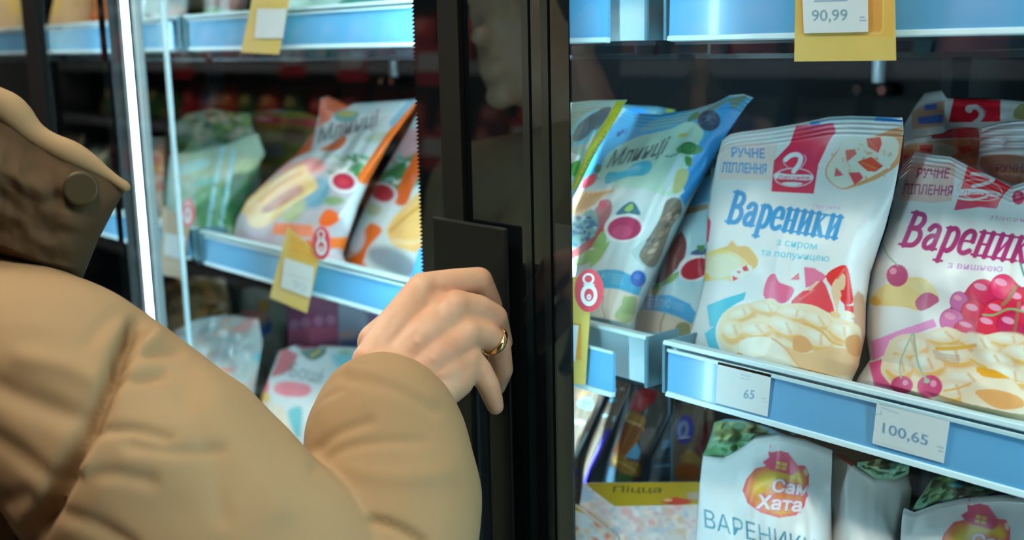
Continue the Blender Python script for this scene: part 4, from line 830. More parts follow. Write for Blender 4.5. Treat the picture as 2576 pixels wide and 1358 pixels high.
GB = tag(bag('salad_bag', GF, [(410, 660), (500, 680), (585, 700)], [(585, 700), (600, 560), (648, 425), (668, 386), (647, 334)], [(426, 388), (500, 376), (567, 362), (629, 337), (647, 334)], [(410, 660), (412, 520), (426, 388)], .055, lean=.18, T=.024, seed=33, wr=.004, **LB), 'front green bag with two pale blue stripes, right of the lamp strip', 'bag')
A = Art(GB).frame((320, 200), 2.263)
A.blob([(240, 420), (560, 370), (700, 310), (760, 330), (780, 420), (720, 500), (500, 540), (240, 560)], (152, 186, 158), 12); A.blob([(390, 640), (600, 560), (730, 500), (700, 620), (620, 880), (440, 880)], (70, 140, 84), 12); A.blob([(580, 560), (730, 520), (660, 720), (600, 820)], (42, 100, 70), 10); A.blob([(620, 460), (740, 440), (720, 510), (620, 530)], (166, 196, 150), 8)
A.blob([(260, 500), (460, 450), (460, 500), (270, 550)], (150, 204, 206), 4); A.blob([(220, 470), (290, 430), (290, 600), (250, 720), (220, 700)], (140, 196, 196), 6); A.text('салат', (380, 608), (530, 580), (6, -40), (60, 176, 176), .03); A.blob([(440, 860), (600, 840), (590, 920), (430, 920)], (150, 196, 156), 8)
for k in range(2): A.line([(545 + k * 62, 390 + k * 10), (500 + k * 74, 600), (460 + k * 64, 850 + k * 40)], 22, (130, 208, 224), True, 3)
for k in range(9): A.ell(500 + 50 * math.sin(k), 600 + k * 26, 14, 9, (40, 110, 96), 60, 3)
A.done()
GH = tag(bag('salad_bag', GF, [(380, 560), (660, 560)], [(660, 560), (655, 400), (628, 284)], [(424, 320), (470, 286), (530, 272), (590, 282), (628, 284)], [(380, 560), (390, 430), (424, 320)], .12, lean=.25, T=.03, seed=34, wr=.008, **LB), 'leafy green bag behind the striped green bag', 'bag')
A = Art(GH).frame((320, 200), 2.263)
for k in range(130): A.ell(random.uniform(230, 700), random.uniform(160, 420), random.uniform(12, 46), random.uniform(8, 24), random.choice([(70, 130, 70), (150, 190, 150), (120, 170, 110), (176, 204, 184), (40, 96, 60), (196, 190, 176), (150, 170, 90)]), random.uniform(-50, 30), 6)
A.done()
GY = tag(bag('salad_bag', GF, [(600, 560), (800, 560)], [(800, 560), (806, 400), (808, 296)], [(596, 300), (640, 276), (700, 266), (760, 268), (808, 280)], [(600, 560), (598, 420), (596, 300)], .19, lean=.25, T=.03, seed=35, wr=.006, **LB), 'yellow green bag with a red band, between the leafy bag and the orange bag', 'bag')
A = Art(GY).frame((320, 200), 2.263); A.poly([(600, 150), (1120, 140), (1120, 500), (600, 500)], (136, 146, 64), False, 8); A.poly([(640, 205), (900, 218), (1100, 230), (1100, 275), (880, 255), (640, 240)], (180, 56, 76), False, 6); A.blob([(690, 170), (880, 150), (1000, 165), (880, 185)], (130, 170, 190), 6); A.ell(770, 222, 50, 14, (214, 170, 206), 3, 5); A.ell(640, 210, 50, 20, (206, 190, 190), 0, 6); A.blob([(900, 280), (1010, 290), (1000, 350), (900, 350)], (110, 80, 40), 8); A.blob([(760, 370), (890, 380), (880, 440), (780, 430)], (150, 156, 160), 6); A.blob([(700, 330), (860, 300), (860, 350), (720, 370)], (160, 170, 80), 8); A.done()
MX = tag(bag('vegetable_bag', film('mottled_clear_film', (.42, .36, .30), .3), [(300, 640), (415, 660)], [(415, 660), (418, 520), (412, 345)], [(338, 356), (370, 344), (412, 345)], [(300, 640), (320, 500), (338, 356)], .05, lean=.2, T=.02, seed=36, **LB), 'mottled brownish bag right beside the lamp strip', 'bag')
A = Art(MX).frame((320, 200), 2.263)
for k in range(70): A.ell(random.uniform(20, 230), random.uniform(320, 820), random.uniform(14, 44), random.uniform(10, 30), random.choice([(150, 110, 90), (120, 140, 130), (176, 160, 140), (90, 110, 100), (150, 90, 90), (140, 120, 60)]), random.uniform(-50, 50), 6)
A.done()
# low shelf of the left door
LL = dict(floor=FL['low'], res=3.6)
CB = tag(bag('clear_bag', film('clear_grey_film', (.56, .62, .60), .2), [(360, 1120), (500, 1180), (650, 1230)], [(650, 1230), (640, 1000), (660, 860), (650, 800)], [(440, 830), (500, 800), (570, 790), (650, 800)], [(360, 1120), (380, 960), (440, 830)], .045, lean=.15, T=.03, seed=41, wr=.014, **LL), 'crumpled clear bag under the left price rail', 'bag')
A = Art(CB).frame((340, 600), 2.612)
for k in range(60): A.ell(random.uniform(150, 820), random.uniform(500, 1150), random.uniform(30, 90), random.uniform(10, 30), random.choice([(176, 190, 186), (140, 160, 164), (190, 176, 160), (120, 196, 214), (150, 170, 176), (196, 150, 146)]), random.uniform(-50, 10), 10)
A.blob([(520, 420), (620, 440), (620, 470), (530, 460)], (90, 170, 210), 4); A.done()
BW = tag(bag('brown_bag', film('amber_film', (.34, .22, .10), .2), [(390, 900), (600, 900)], [(600, 900), (580, 760), (566, 700)], [(404, 712), (460, 690), (520, 694), (566, 700)], [(390, 900), (396, 800), (404, 712)], .15, lean=.3, T=.03, seed=42, wr=.012, **LL), 'amber brown bag behind the crumpled clear bag', 'bag')
A = Art(BW).frame((340, 600), 2.612)
for k in range(26): A.ell(random.uniform(150, 600), random.uniform(240, 640), random.uniform(12, 60), random.uniform(8, 24), random.choice([(120, 84, 40), (176, 140, 70), (206, 200, 180), (80, 60, 30), (190, 120, 50)]), random.uniform(-40, 40), 5)
A.done()
GP = tag(bag('frozen_food_bag', film('grey_olive_film', (.34, .36, .30), .3), [(520, 980), (700, 1000)], [(700, 1000), (730, 850), (720, 740)], [(540, 740), (640, 720), (720, 740)], [(520, 980), (530, 860), (540, 740)], .18, lean=.25, T=.03, seed=43, wr=.01, **LL), 'greyish bag with a blue fold, left of the purple box', 'bag')
A = Art(GP).frame((340, 600), 2.612); A.blob([(760, 640), (840, 570), (900, 560), (880, 620), (780, 670)], (50, 90, 170), 5); A.blob([(700, 480), (860, 480), (860, 530), (720, 600)], (190, 140, 130), 8); A.blob([(820, 400), (880, 420), (860, 480), (820, 480)], (180, 150, 60), 5); A.done()
PU = tag(card('purple_box', film('purple_print', (.40, .12, .26), .4), [(726, 1010), (858, 1040), (852, 756), (724, 722)], .17, lean=.12, t=.05, res=3.6, floor=FL['low']), 'purple box with a row of white dots under the left price rail', 'box')
A = Art(PU).frame((340, 600), 2.612); A.poly([(1000, 590), (1340, 570), (1340, 660), (1000, 700)], (206, 120, 160), False, 8)
for x, y in ((1045, 565), (1118, 553), (1206, 540), (1286, 536)): A.ell(x, y, 34, 34, (218, 160, 206), 0, 6)
A.done()
LBX = tag(card('pale_blue_box', film('blue_print', (.50, .62, .84), .4), [(850, 1040), (990, 1075), (980, 790), (852, 756)], .165, lean=.12, t=.05, res=3.6, floor=FL['low']), 'pale blue box right of the purple box', 'box')
A = Art(LBX).frame((340, 600), 2.612); A.poly([(1520, 480), (1700, 500), (1700, 640), (1530, 600)], (110, 80, 150), False, 8); A.poly([(1340, 660), (1700, 640), (1700, 760), (1340, 760)], (96, 120, 176), False, 10); A.blob([(1340, 620), (1440, 600), (1440, 650), (1340, 660)], (214, 196, 200), 6); A.done()
RB = tag(bag('snack_bag', film('red_white_film', (.72, .74, .74), .3), [(600, 1290), (800, 1340), (1010, 1390)], [(1010, 1390), (1000, 1100), (990, 850)], [(702, 882), (745, 866), (820, 868), (900, 872), (990, 850)], [(600, 1290), (640, 1090), (660, 990), (690, 915), (702, 882)], .022, lean=.3, T=.03, seed=44, wr=.004, **LL), 'white bag with a red corner and red pill, below the purple box', 'bag')
A = Art(RB).frame((340, 600), 2.612); A.poly([(960, 700), (1070, 760), (1040, 850), (980, 890), (890, 912), (930, 820)], (178, 30, 44), False, 2); A.poly([(880, 910), (890, 960), (870, 1010), (810, 1030), (840, 960)], (214, 60, 80), False, 2); A.line([(885, 910), (900, 990), (960, 1040)], 20, (206, 214, 216), True, 2)
A.blob([(1080, 740), (1160, 725), (1260, 720), (1230, 775), (1150, 800)], (30, 84, 66), 3); A.line([(1160, 770), (1210, 740)], 20, (170, 170, 50)); A.blob([(1060, 700), (1200, 690), (1200, 720), (1090, 730)], (120, 20, 50), 3); A.text('Боші', (1010, 905), (1220, 950), (20, -90), (84, 92, 100), .0); A.blob([(905, 985), (960, 940), (1080, 945), (1150, 970), (1155, 1010), (1100, 1040), (960, 1030)], (236, 96, 116), 3); A.blob([(800, 1080), (830, 1020), (880, 1010), (885, 1080)], (200, 176, 60), 3); A.blob([(790, 1110), (880, 1080), (980, 1120), (1040, 1300), (1060, 1360), (900, 1240)], (204, 202, 176), 6); A.blob([(1000, 1140), (1095, 1110), (1085, 1290), (1060, 1300)], (84, 180, 190), 5); A.poly([(1280, 760), (1700, 720), (1700, 820), (1330, 850)], (110, 186, 206), False, 10); A.ell(1380, 750, 40, 20, (120, 170, 140), 0, 6); A.done()
# top shelf of the left door: only the lowest edges show
TL = dict(floor=FL['top'], res=4)
for out, c, lab, nm in (((( [(318, 96), (470, 84)], [(470, 84), (480, -60), (490, -240)], [(330, -220), (490, -240)], [(318, 96), (330, -220)])), [(150, 190, 196), (120, 80, 70), (196, 206, 206)], 'pale bag on the top shelf right beside the lamp strip', 'frozen_food_bag'),
        ((([(512, 80), (610, 75)], [(610, 75), (640, -100), (650, -260)], [(510, -250), (650, -260)], [(512, 80), (510, -250)])), [(170, 206, 206), (110, 160, 120), (120, 96, 90)], 'pale green bag on the top shelf left of the yellow tag', 'frozen_food_bag'),
        ((([(700, 72), (1010, 60)], [(1010, 60), (1020, -260)], [(720, -260), (1020, -260)], [(700, 72), (720, -260)])), [(60, 130, 126), (150, 206, 206), (110, 170, 170)], 'teal bag on the top shelf right of the yellow tag', 'frozen_food_bag')):
    o = tag(bag(nm, film('top_shelf_film', (.55, .68, .68), .3), *out, .03, lean=.05, T=.02, seed=len(lab), **TL), lab, 'bag'); A = Art(o)
    x0, x1 = out[0][0][0], out[0][1][0]
    for k in range(22): A.ell(random.uniform(x0, x1), random.uniform(-200, 70), random.uniform(20, 60), random.uniform(12, 30), random.choice(c), random.uniform(-50, 50), 6)
    A.done()
tag(obj('blue_card', slab([(1030, 706), (1066, 716), (1068, 620), (1054, 626)], -.03, .0012), mat('blue_card', (.07, .26, .72), .4)), 'bright blue card at the right end of the left price rail, by the toothed border', 'card')
# --- far bays left of the lamp
FB = film('far_green_film', (.20, .30, .16), .35)
cols = [[(60, 100, 50), (40, 80, 44), (90, 120, 60)], [(190, 120, 40), (210, 160, 60), (150, 70, 30)], [(50, 90, 70), (30, 70, 60), (140, 160, 120)], [(200, 190, 150), (220, 200, 120), (180, 90, 80)], [(150, 40, 50), (190, 80, 70), (90, 30, 40)], [(160, 150, 120), (120, 130, 90), (200, 140, 90)]]
defs = [('top', -1.66, .13, .20, 0), ('top', -1.83, .15, .22, 2), ('top', -2.02, .16, .2, 1), ('top', -2.22, .15, .22, 3), ('mid', -2.17, .16, .13, 2), ('mid', -2.33, .12, .14, 5), ('top', -2.6, .2, .22, 3), ('top', -2.85, .22, .2, 0), ('mid', -2.6, .2, .15, 5), ('mid', -2.85, .2, .13, 1)]
names = ['dark green bag on the top shelf just left of the lamp strip', 'teal green bag, second on the top shelf left of the lamp', 'orange bag, third on the top shelf left of the lamp', 'pale yellow bag, fourth on the top shelf left of the lamp', 'teal green bag on the middle shelf left of the lamp strip', 'sand coloured bag, second on the middle shelf left of the lamp', 'pale yellow bag on the top shelf beyond the black edge post', 'green bag on the top shelf at the far left end', 'sand coloured bag on the middle shelf beyond the black edge post', 'orange bag on the middle shelf at the far left end']
def world_bag(name, m, x, y, z, w, h, t, seed, n=22):
    us = np.linspace(-1, 1, n + 1); vs = np.linspace(0, 1, n + 1); U, Vv = np.meshgrid(us, vs)
    th = t * np.clip(1 - np.abs(U) ** 2.6, 0, 1) ** .7 * np.minimum(1, Vv / .1) ** .6 * np.clip(1 - Vv ** 3, 0, 1)
    wob = np.array([[noise.noise(Vector((a * 2, b * 3, seed))) for a in us] for b in vs]) * .012 * np.clip(1 - np.abs(U) ** 4, 0, 1) * (Vv > 0)
    X = x + U * w / 2 * (1 - .06 * np.sin(Vv * 3)); Z = z + Vv * h + wob * .6
    f = np.stack([X, y + Vv * h * .18 - th - wob * .5 * (th > 0), Z], -1).reshape(-1, 3); b = np.stack([X, y + Vv * h * .18 + th, Z], -1).reshape(-1, 3)
    px = np.stack([(U + 1) * 100, (1 - Vv) * 200], -1).reshape(-1, 2)
    return grid_obj(name, f, b, n, n, px, m, 200 / n)
for (lev, x, w, h, ci), lab in zip(defs, names):
    o = tag(world_bag('frozen_food_bag', FB, x, .09, FL[lev], w, h, .04, x), lab, 'bag'); A = Art(o)
    A.poly([(-5, -5), (205, -5), (205, 205), (-5, 205)], cols[ci][0])
    for k in range(16): A.ell(random.uniform(0, 200), random.uniform(0, 200), random.uniform(14, 40), random.uniform(10, 26), random.choice(cols[ci]), random.uniform(0, 90))
    A.done()

# ================================================================== PRICE LABELS AND TAGS
LBL = film('label_print', (.78, .84, .84), .5, None); YEL = film('yellow_tag_print', (.80, .58, .15), .4, None); OCH = film('ochre_tag_print', (.56, .34, .13), .45, None); REDF = film('red_badge_print', (.80, .10, .13), .4, None)
INKB = (104, 150, 184)
l1 = tag(card('price_label', LBL, [(1800, 1013), (1931, 1048), (1940, 942), (1806, 910)], -.0105, t=.0004), 'price label on the long rail under the strawberry dumpling bag', 'label')
A = Art(l1).frame((1680, 820), 2.875); A.text('65', (545, 520), (622, 528), (10, -66), INKB, .01); A.text('94', (400, 480), (490, 500), (10, -66), (214, 226, 230)); A.line([(530, 352), (600, 366)], 6, (150, 190, 204)); A.line([(530, 376), (590, 388)], 5, (150, 190, 204)); A.line([(680, 520), (712, 528)], 5, (150, 190, 204)); A.line([(690, 545), (710, 550)], 5, (150, 190, 204)); A.done()
l2 = tag(card('price_label', LBL, [(2194, 1115), (2374, 1165), (2390, 1058), (2206, 1010)], -.0105, t=.0004), 'price label reading 100,65 on the long rail under the cherry dumpling bag', 'label')
A = Art(l2).frame((1680, 820), 2.875); A.text('100,65', (1550, 770), (1880, 866), (6, -76), INKB, .015)
for k in range(4): A.line([(1540 + k * 2, 566 + k * 22), (1800 - k * 130, 624 - k * 8 + k * 18)], 6, (150, 186, 206))
A.line([(1500, 836), (1790, 918)], 4, (160, 196, 210)); A.line([(1950, 870), (1990, 882)], 6, INKB); A.line([(1955, 900), (1985, 910)], 6, INKB); A.done()

def badge(parent, cx, cy, rx, ry, Y):
    pts = [at(cx + rx * math.cos(a), cy + ry * math.sin(a), Y) for a in (k * 2 * math.pi / 40 for k in range(40))]
    b = bevel(obj('red_badge', extrude(pts, Vector((0, .0012, 0))), mat('red_badge', (.74, .085, .12), .35), parent), .0003)
    W_ = mat('badge_white', (.84, .82, .82), .4)
    def oval(x, y, a, c, w, rot=0):
        V, Fc = [], []
        for k in range(33):
            t = k * 2 * math.pi / 32
            for s_ in (1, 1 - w): V.append(at(cx + rx * (x + a * s_ * math.cos(t)), cy + ry * (y + c * s_ * math.sin(t)), Y - .0004))
        return V, [[2 * k, 2 * k + 2, 2 * k + 3, 2 * k + 1] for k in range(32)]
    obj('badge_emblem', join(oval(.02, .2, .58, .52, .42), oval(-.02, -.55, .42, .27, .36), oval(.02, -.28, .42, .05, .9), oval(.02, .3, .16, .14, .7)), W_, b)
    return b
def frame_tag(label, out, win, Y, lab_txt, mats, bad=None, top=None):
    c = at(*[(a + b) / 2 for a, b in zip(out[0], out[1])], Y)
    t = thing('price_tag', c, label, 'tag')
    x = [Vector(at(p[0], p[1], Y)) for p in out]
    back = card('tag_plate', mats[0], out, Y, t=.0016, parent=t)
    ins = card('paper_insert', LBL, win, Y - .0012, t=.0005, parent=t)
    A = Art(ins); lab_txt(A); A.done()
    if bad: badge(t, *bad, Y - .0022)
    return t, back
t1, p1 = frame_tag('yellow price tag reading 90,99 hanging from the top rail', [(1998, 155), (2254, 152), (2246, -200), (2003, -200)], [(2022, 84), (2184, 80), (2183, -60), (2016, -60)], -.021,
    lambda A: (A.text('90,99', (2042, 53), (2132, 51), (0, -29), (96, 150, 170), .01), A.line([(2164, 44), (2174, 43)], 3, INKB), A.line([(2164, 52), (2178, 51)], 3, INKB), A.line([(2050, 3), (2130, 1)], 4, INKB)), (YEL,))
A = Art(p1); A.poly([(2006, -80), (2250, -80), (2250, 88), (2240, 93), (2010, 90)], (206, 180, 86)); A.poly([(2010, -80), (2222, -80), (2220, 76), (2214, 84), (2018, 88)], (200, 156, 70)); A.line([(2016, 88), (2214, 83), (2221, 74), (2223, -60)], 4, (226, 200, 110), False); A.done()
t2, p2 = frame_tag('yellow price tag with a red badge at the left edge of the right door', [(1376, 955), (1472, 968), (1490, 700), (1380, 690)], [(1380, 900), (1447, 908), (1456, 818), (1384, 810)], -.034,
    lambda A: A.line([(1395, 850), (1420, 853)], 6, INKB), (YEL,), (1481, 731, 36, 54))
A = Art(p2); A.poly([(1380, 805), (1462, 815), (1462, 906), (1378, 900)], (196, 150, 66)); A.done()
t3, p3 = frame_tag('yellow price tag with a red badge on the middle rail of the left door', [(678, 748), (772, 788), (806, 640), (724, 570)], [(706, 722), (782, 750), (790, 672), (716, 648)], -.024,
    lambda A: (A.text('90', (735, 725), (770, 735), (2, -24), (170, 200, 214)), A.line([(728, 690), (778, 704)], 4, (190, 206, 214))), (YEL,), (808, 612, 23, 42))
A = Art(p3); A.poly([(732, 582), (800, 640), (796, 664), (724, 640)], (212, 178, 70), False, 4); A.text('акція', (730, 604), (766, 622), (2, -12), (226, 140, 70)); A.text('ціна тижня', (732, 628), (784, 648), (2, -10), (226, 140, 70)); A.done()
t4, p4 = frame_tag('yellow tag on the top rail of the left door', [(606, 132), (702, 137), (742, -70), (650, -80)], [(640, 96), (712, 96), (722, 22), (648, 22)], -.024, lambda A: None, (YEL,))
t5, p5 = frame_tag('brownish price tag with a red badge in front of the striped green bag', [(404, 690), (462, 702), (478, 560), (408, 515)], [(412, 640), (462, 655), (468, 595), (414, 585)], -.024, lambda A: None, (OCH,), (472, 536, 16, 36))

# ================================================================== THE SHOPPER
def capsule_union(chains, voxel, smooth=6, ells=()):
    bm = bmesh.new()
    for ch in chains:
        for P, r in ch:
            bmesh.ops.create_icosphere(bm, subdivisions=3, radius=r, matrix=Matrix.Translation(P))
        for (a, ra), (b, rb) in zip(ch, ch[1:]):
            d = b - a
            if d.length < 1e-5: continue
            M = Matrix.Translation((a + b) / 2) @ d.to_track_quat('Z', 'Y').to_matrix().to_4x4()
            bmesh.ops.create_cone(bm, cap_ends=True, segments=28, radius1=ra, radius2=rb, depth=d.length, matrix=M)
    for c, ax in ells:
        bmesh.ops.create_icosphere(bm, subdivisions=4, radius=1, matrix=Matrix.Translation(c) @ Matrix.Diagonal((*ax, 1)))
    me = bpy.data.meshes.new('u'); bm.to_mesh(me); bm.free()
    o = bpy.data.objects.new('u', me); COL.objects.link(o)
    r = o.modifiers.new('r', 'REMESH'); r.mode = 'VOXEL'; r.voxel_size = voxel
    s = o.modifiers.new('s', 'SMOOTH'); s.factor = .5; s.iterations = smooth
    m2 = bpy.data.meshes.new_from_object(o.evaluated_get(bpy.context.evaluated_depsgraph_get()))
    bpy.data.objects.remove(o); bpy.data.meshes.remove(me)
    V = np.empty(len(m2.vertices) * 3); m2.vertices.foreach_get('co', V); V = V.reshape(-1, 3)
    N = np.empty(len(m2.vertices) * 3); m2.vertices.foreach_get('normal', N); N = N.reshape(-1, 3)
    F_ = [list(p.vertices) for p in m2.polygons]; bpy.data.meshes.remove(m2)
    return V, N, F_
def px_np(V):
    q = V - np.array(CAM); E3 = np.array([EX, EY, EZ]); c = q @ E3
    return np.c_[c[:, 0] / c[:, 2] * FPX + CX, c[:, 1] / c[:, 2] * FPX + CY], c[:, 2]
def crease(V, N, strokes, SC=1.0):
    """folds pressed into (or raised from) the cloth on the side that faces the aisle"""
    P, d = px_np(V); facing = np.clip(-(N * (V - np.array(CAM))).sum(1) / np.linalg.norm(V - np.array(CAM), axis=1) * 2.5, 0, 1); D = np.zeros(len(V))
    for pts, w, dep, dmax in strokes:
        S_ = np.array([tuple(p) for p in spline([Vector(p) for p in pts], False, 14)]); dm = np.full(len(V), 1e9)
        for a, b in zip(S_[:-1], S_[1:]):
            e = b - a; t = np.clip(((P - a) @ e) / max(1e-9, e @ e), 0, 1); dm = np.minimum(dm, np.hypot(*(P - a - t[:, None] * e).T))
        D += dep * np.exp(-(dm / w) ** 2) * (d < dmax)
    return V + N * (D * facing * SC)[:, None]
K = lambda x, y, d, r: (atd(x, y, d), r)
Wd = lambda x, y, z, r: (Vector((x, y, z)), r)
# --- body: one continuous surface
NB = atd(-290, 560, .93); HD = atd(-410, 40, .96); RSH = atd(130, 960, .75); ELB = atd(900, 1720, .76); WR = atd(985, 950, .868)
LSH = Vector((NB.x - .235, NB.y - .02, RSH.z + .0)); HIP = Vector((NB.x + .0, NB.y - .02, .93))
body = [[(NB, .055), (NB + (HD - NB) * .5, .052)], [(NB, .06), (Vector((NB.x, NB.y - .01, RSH.z - .14)), .12), (Vector((NB.x, NB.y - .01, 1.1)), .115), (HIP, .13)],
        [(RSH, .045), (ELB, .04), (WR.lerp(ELB, .25), .032), (WR.lerp(ELB, .02), .028)], [(NB, .05), (RSH, .05)], [(NB, .05), (LSH, .05), (LSH + Vector((-.05, .02, -.26)), .042), (LSH + Vector((-.03, .12, -.48)), .03)]]
for sx in (-1, 1):
    body.append([(HIP + Vector((sx * .08, 0, -.02)), .085), (Vector((HIP.x + sx * .095, HIP.y + .02, .5)), .06), (Vector((HIP.x + sx * .1, HIP.y - .01, .09)), .042), (Vector((HIP.x + sx * .105, HIP.y + .1, .045)), .035)])
lh = LSH + Vector((-.03, .12, -.48))
for k in range(4): body.append([(lh + Vector((-.02 + k * .013, .03, -.05)), .009), (lh + Vector((-.022 + k * .015, .045, -.1)), .008), (lh + Vector((-.02 + k * .014, .06, -.125 + abs(k - 1.4) * .008)), .0065)])
body.append([(lh, .026), (lh + Vector((0, .03, -.06)), .026)]); body.append([(lh + Vector((.02, .02, -.02)), .011), (lh + Vector((.04, .045, -.06)), .009), (lh + Vector((.038, .06, -.085)), .0075)])
hf = Vector((.12, .99, -.02)).normalized(); hs = Vector((hf.y, -hf.x, 0))
face_e = [(HD, (.074, .092, .108)), (HD + hf * .03 - Vector((0, 0, .055)), (.052, .06, .058)), (HD + hf * .104 - Vector((0, 0, .024)), (.012, .016, .014)), (HD + hf * .088 - Vector((0, 0, .06)), (.024, .014, .006)), (HD + hf * .088 - Vector((0, 0, .072)), (.02, .013, .006)), (HD + hf * .072 - Vector((0, 0, .098)), (.022, .02, .016))]
for sx in (-1, 1): face_e += [(HD + hf * .082 + hs * sx * .031 + Vector((0, 0, .004)), (.012, .009, .009)), (HD + hs * sx * .077 - Vector((0, .004, .012)), (.01, .02, .032)), (HD + hf * .084 + hs * sx * .03 + Vector((0, 0, .022)), (.022, .01, .006))]
bodyV, bodyN, bodyF = capsule_union(body, .007, 3, face_e)
# --- right hand, closing on the bar
H = []
w1, w2, w3, w4 = (940, 912, .872), (985, 925, .870), (1030, 948, .870), (1068, 968, .874)
H.append([K(*w1, .017), K(*w2, .019), K(*w3, .019), K(*w4, .016)])
H.append([(WR.lerp(ELB, .12), .028), K(1000, 945, .872, .024)])
MC = [((1064, 726, .905), .0130), ((1148, 770, .896), .0132), ((1180, 838, .891), .0128), ((1178, 905, .888), .0122)]
for w, (m_, r) in zip((w1, w2, w3, w4), MC):
    mid = tuple(a * .5 + b * .5 for a, b in zip(w, m_)); H.append([K(*w, .0165), K(mid[0], mid[1], mid[2] - .003, .0165), K(*m_, r)])
H.append([K(1096, 978, .876, .0185), K(1140, 950, .882, .017), K(1176, 915, .887, .0125)])
for i in range(3):                                             # flesh between the metacarpals
    for f in (.3, .6, .88):
        a = tuple(p * (1 - f) + q * f for p, q in zip((w1, w2, w3, w4)[i], MC[i][0])); b = tuple(p * (1 - f) + q * f for p, q in zip((w1, w2, w3, w4)[i + 1], MC[i + 1][0]))
        c = tuple((p + q) / 2 for p, q in zip(a, b)); H.append([K(a[0], a[1], a[2] + .004, .012), K(c[0], c[1], c[2] + .004, .0125), K(b[0], b[1], b[2] + .004, .012)])
FING = [[(1064, 726, .905, .0130), (1140, 712, .915, .0116), (1205, 706, .926, .0112), (1236, 768, .942, .0092), (1222, 818, .958, .0076)],
        [(1148, 770, .896, .0130), (1205, 778, .905, .0115), (1243, 798, .914, .0108), (1262, 860, .934, .0090), (1238, 900, .950, .0076)],
        [(1180, 838, .891, .0126), (1222, 842, .898, .0110), (1252, 866, .906, .0104), (1264, 930, .918, .0086), (1250, 972, .930, .0072)],
        [(1178, 905, .888, .0118), (1206, 930, .890, .0098), (1228, 968, .893, .0090), (1240, 1002, .897, .0078), (1246, 1022, .900, .0068)]]
for f in FING: H.append([K(*p) for p in f])
H.append([K(950, 862, .890, .016), K(1015, 800, .912, .0145), K(1085, 775, .930, .0115), K(1130, 772, .937, .0095)])   # thumb, inside the grip
for a, b in ((w1, MC[0][0]), (w2, MC[1][0]), (w3, MC[2][0]), (w4, MC[3][0])):                                          # tendons
    H.append([K(a[0] * .6 + b[0] * .4, a[1] * .6 + b[1] * .4, a[2] * .6 + b[2] * .4 - .0172, .0030), K(a[0] * .15 + b[0] * .85, a[1] * .15 + b[1] * .85, a[2] * .15 + b[2] * .85 - .0122, .0034)])
for m_, r in MC: H.append([K(m_[0], m_[1], m_[2] - .0035, r * .86)])
handV, handN, handF = capsule_union(H, .0014, 7)
handV = crease(handV, handN, [([(1196, 690), (1216, 712)], 5, -.0006, 2), ([(1236, 786), (1254, 806)], 5, -.0006, 2), ([(1090, 735), (1110, 790), (1150, 830)], 14, -.0012, 2), ([(930, 1000), (1010, 1010), (1090, 990)], 8, -.001, 2), ([(1100, 700), (1100, 745)], 12, -.0008, 2), ([(1096, 960), (1110, 1000)], 8, -.0014, 2)])
k = len(bodyV)
person = obj('person', (np.vstack([bodyV, handV]).tolist(), bodyF + [[i + k for i in f] for f in handF]), SKIN, smooth=True, origin=(HIP.x, HIP.y, 0))
tag(person, 'person in a tan puffer jacket gripping the black door handle with the right hand', 'person')
# --- jacket
J = [[K(-220, 760, .90, .080), K(-70, 860, .84, .074), K(130, 960, .755, .071), K(390, 1215, .745, .083), K(650, 1475, .75, .083), K(900, 1720, .765, .075)],
     [K(900, 1720, .765, .075), K(965, 1480, .79, .064), K(988, 1250, .82, .0625), K(972, 1110, .838, .060), K(962, 1062, .848, .052), K(974, 1022, .856, .038), K(980, 1012, .859, .035)],
     [(NB + Vector((0, 0, -.03)), .085), (Vector((NB.x, NB.y - .01, RSH.z - .12)), .16), (Vector((NB.x, NB.y - .01, 1.12)), .165), (HIP + Vector((0, 0, -.1)), .165)],
     [K(-120, 1000, .88, .12), K(-90, 1300, .88, .135), K(-90, 1700, .88, .135)],
     [(NB + Vector((0, 0, -.05)), .085), (LSH, .075), (LSH + Vector((-.05, .02, -.26)), .075), (LSH + Vector((-.03, .11, -.45)), .055)]]
jV, jN, jF = capsule_union(J, .0034, 10)
nz = np.array([noise.noise(Vector(v) * 16) + .6 * noise.noise(Vector(v) * 34) for v in jV]); jV = jV + jN * (nz * .0022)[:, None]
jV = crease(jV, jN, [
    ([(352, 812), (318, 870), (286, 950), (240, 1050), (180, 1160), (120, 1270), (60, 1380)], 22, -.022, .9), ([(400, 836), (352, 872), (310, 950)], 18, .004, .9),
    ([(300, 905), (370, 885), (450, 880)], 15, -.006, .9), ([(290, 950), (350, 955), (410, 940)], 14, -.005, .9), ([(230, 1085), (330, 1080), (420, 1100)], 14, -.004, .9), ([(330, 1120), (440, 1135), (560, 1130)], 16, -.003, .9),
    ([(190, 1200), (280, 1190), (380, 1210)], 18, -.003, .9), ([(150, 1290), (240, 1320), (330, 1370)], 20, -.003, .9), ([(200, 1180), (230, 1080), (290, 980)], 24, .006, .9),
    ([(-20, 965), (80, 1010), (200, 1050)], 34, -.005, 1), ([(-20, 1100), (60, 1150), (130, 1210)], 26, -.0035, 1), ([(-20, 1270), (60, 1250)], 26, -.003, 1), ([(60, 900), (160, 920), (250, 960)], 30, .004, 1), ([(220, 860), (290, 790), (345, 770)], 22, -.003, 1),
    ([(935, 1306), (990, 1322), (1065, 1362)], 11, -.007, 1), ([(800, 1130), (850, 1090), (930, 1060)], 14, -.003, 1), ([(790, 1180), (860, 1130), (960, 1110), (1060, 1110)], 14, -.0025, 1), ([(770, 1060), (800, 1010), (860, 980)], 10, -.002, 1),
    ([(868, 950), (980, 975), (1096, 1035)], 13, -.0028, 1), ([(880, 925), (985, 950), (1095, 1005)], 9, .002, 1), ([(880, 1180), (1000, 1200), (1120, 1190)], 26, .002, 1), ([(520, 960), (600, 1090), (700, 1280)], 40, .003, .9), ([(460, 1010), (540, 1160), (560, 1300)], 26, -.003, .9)], .8)
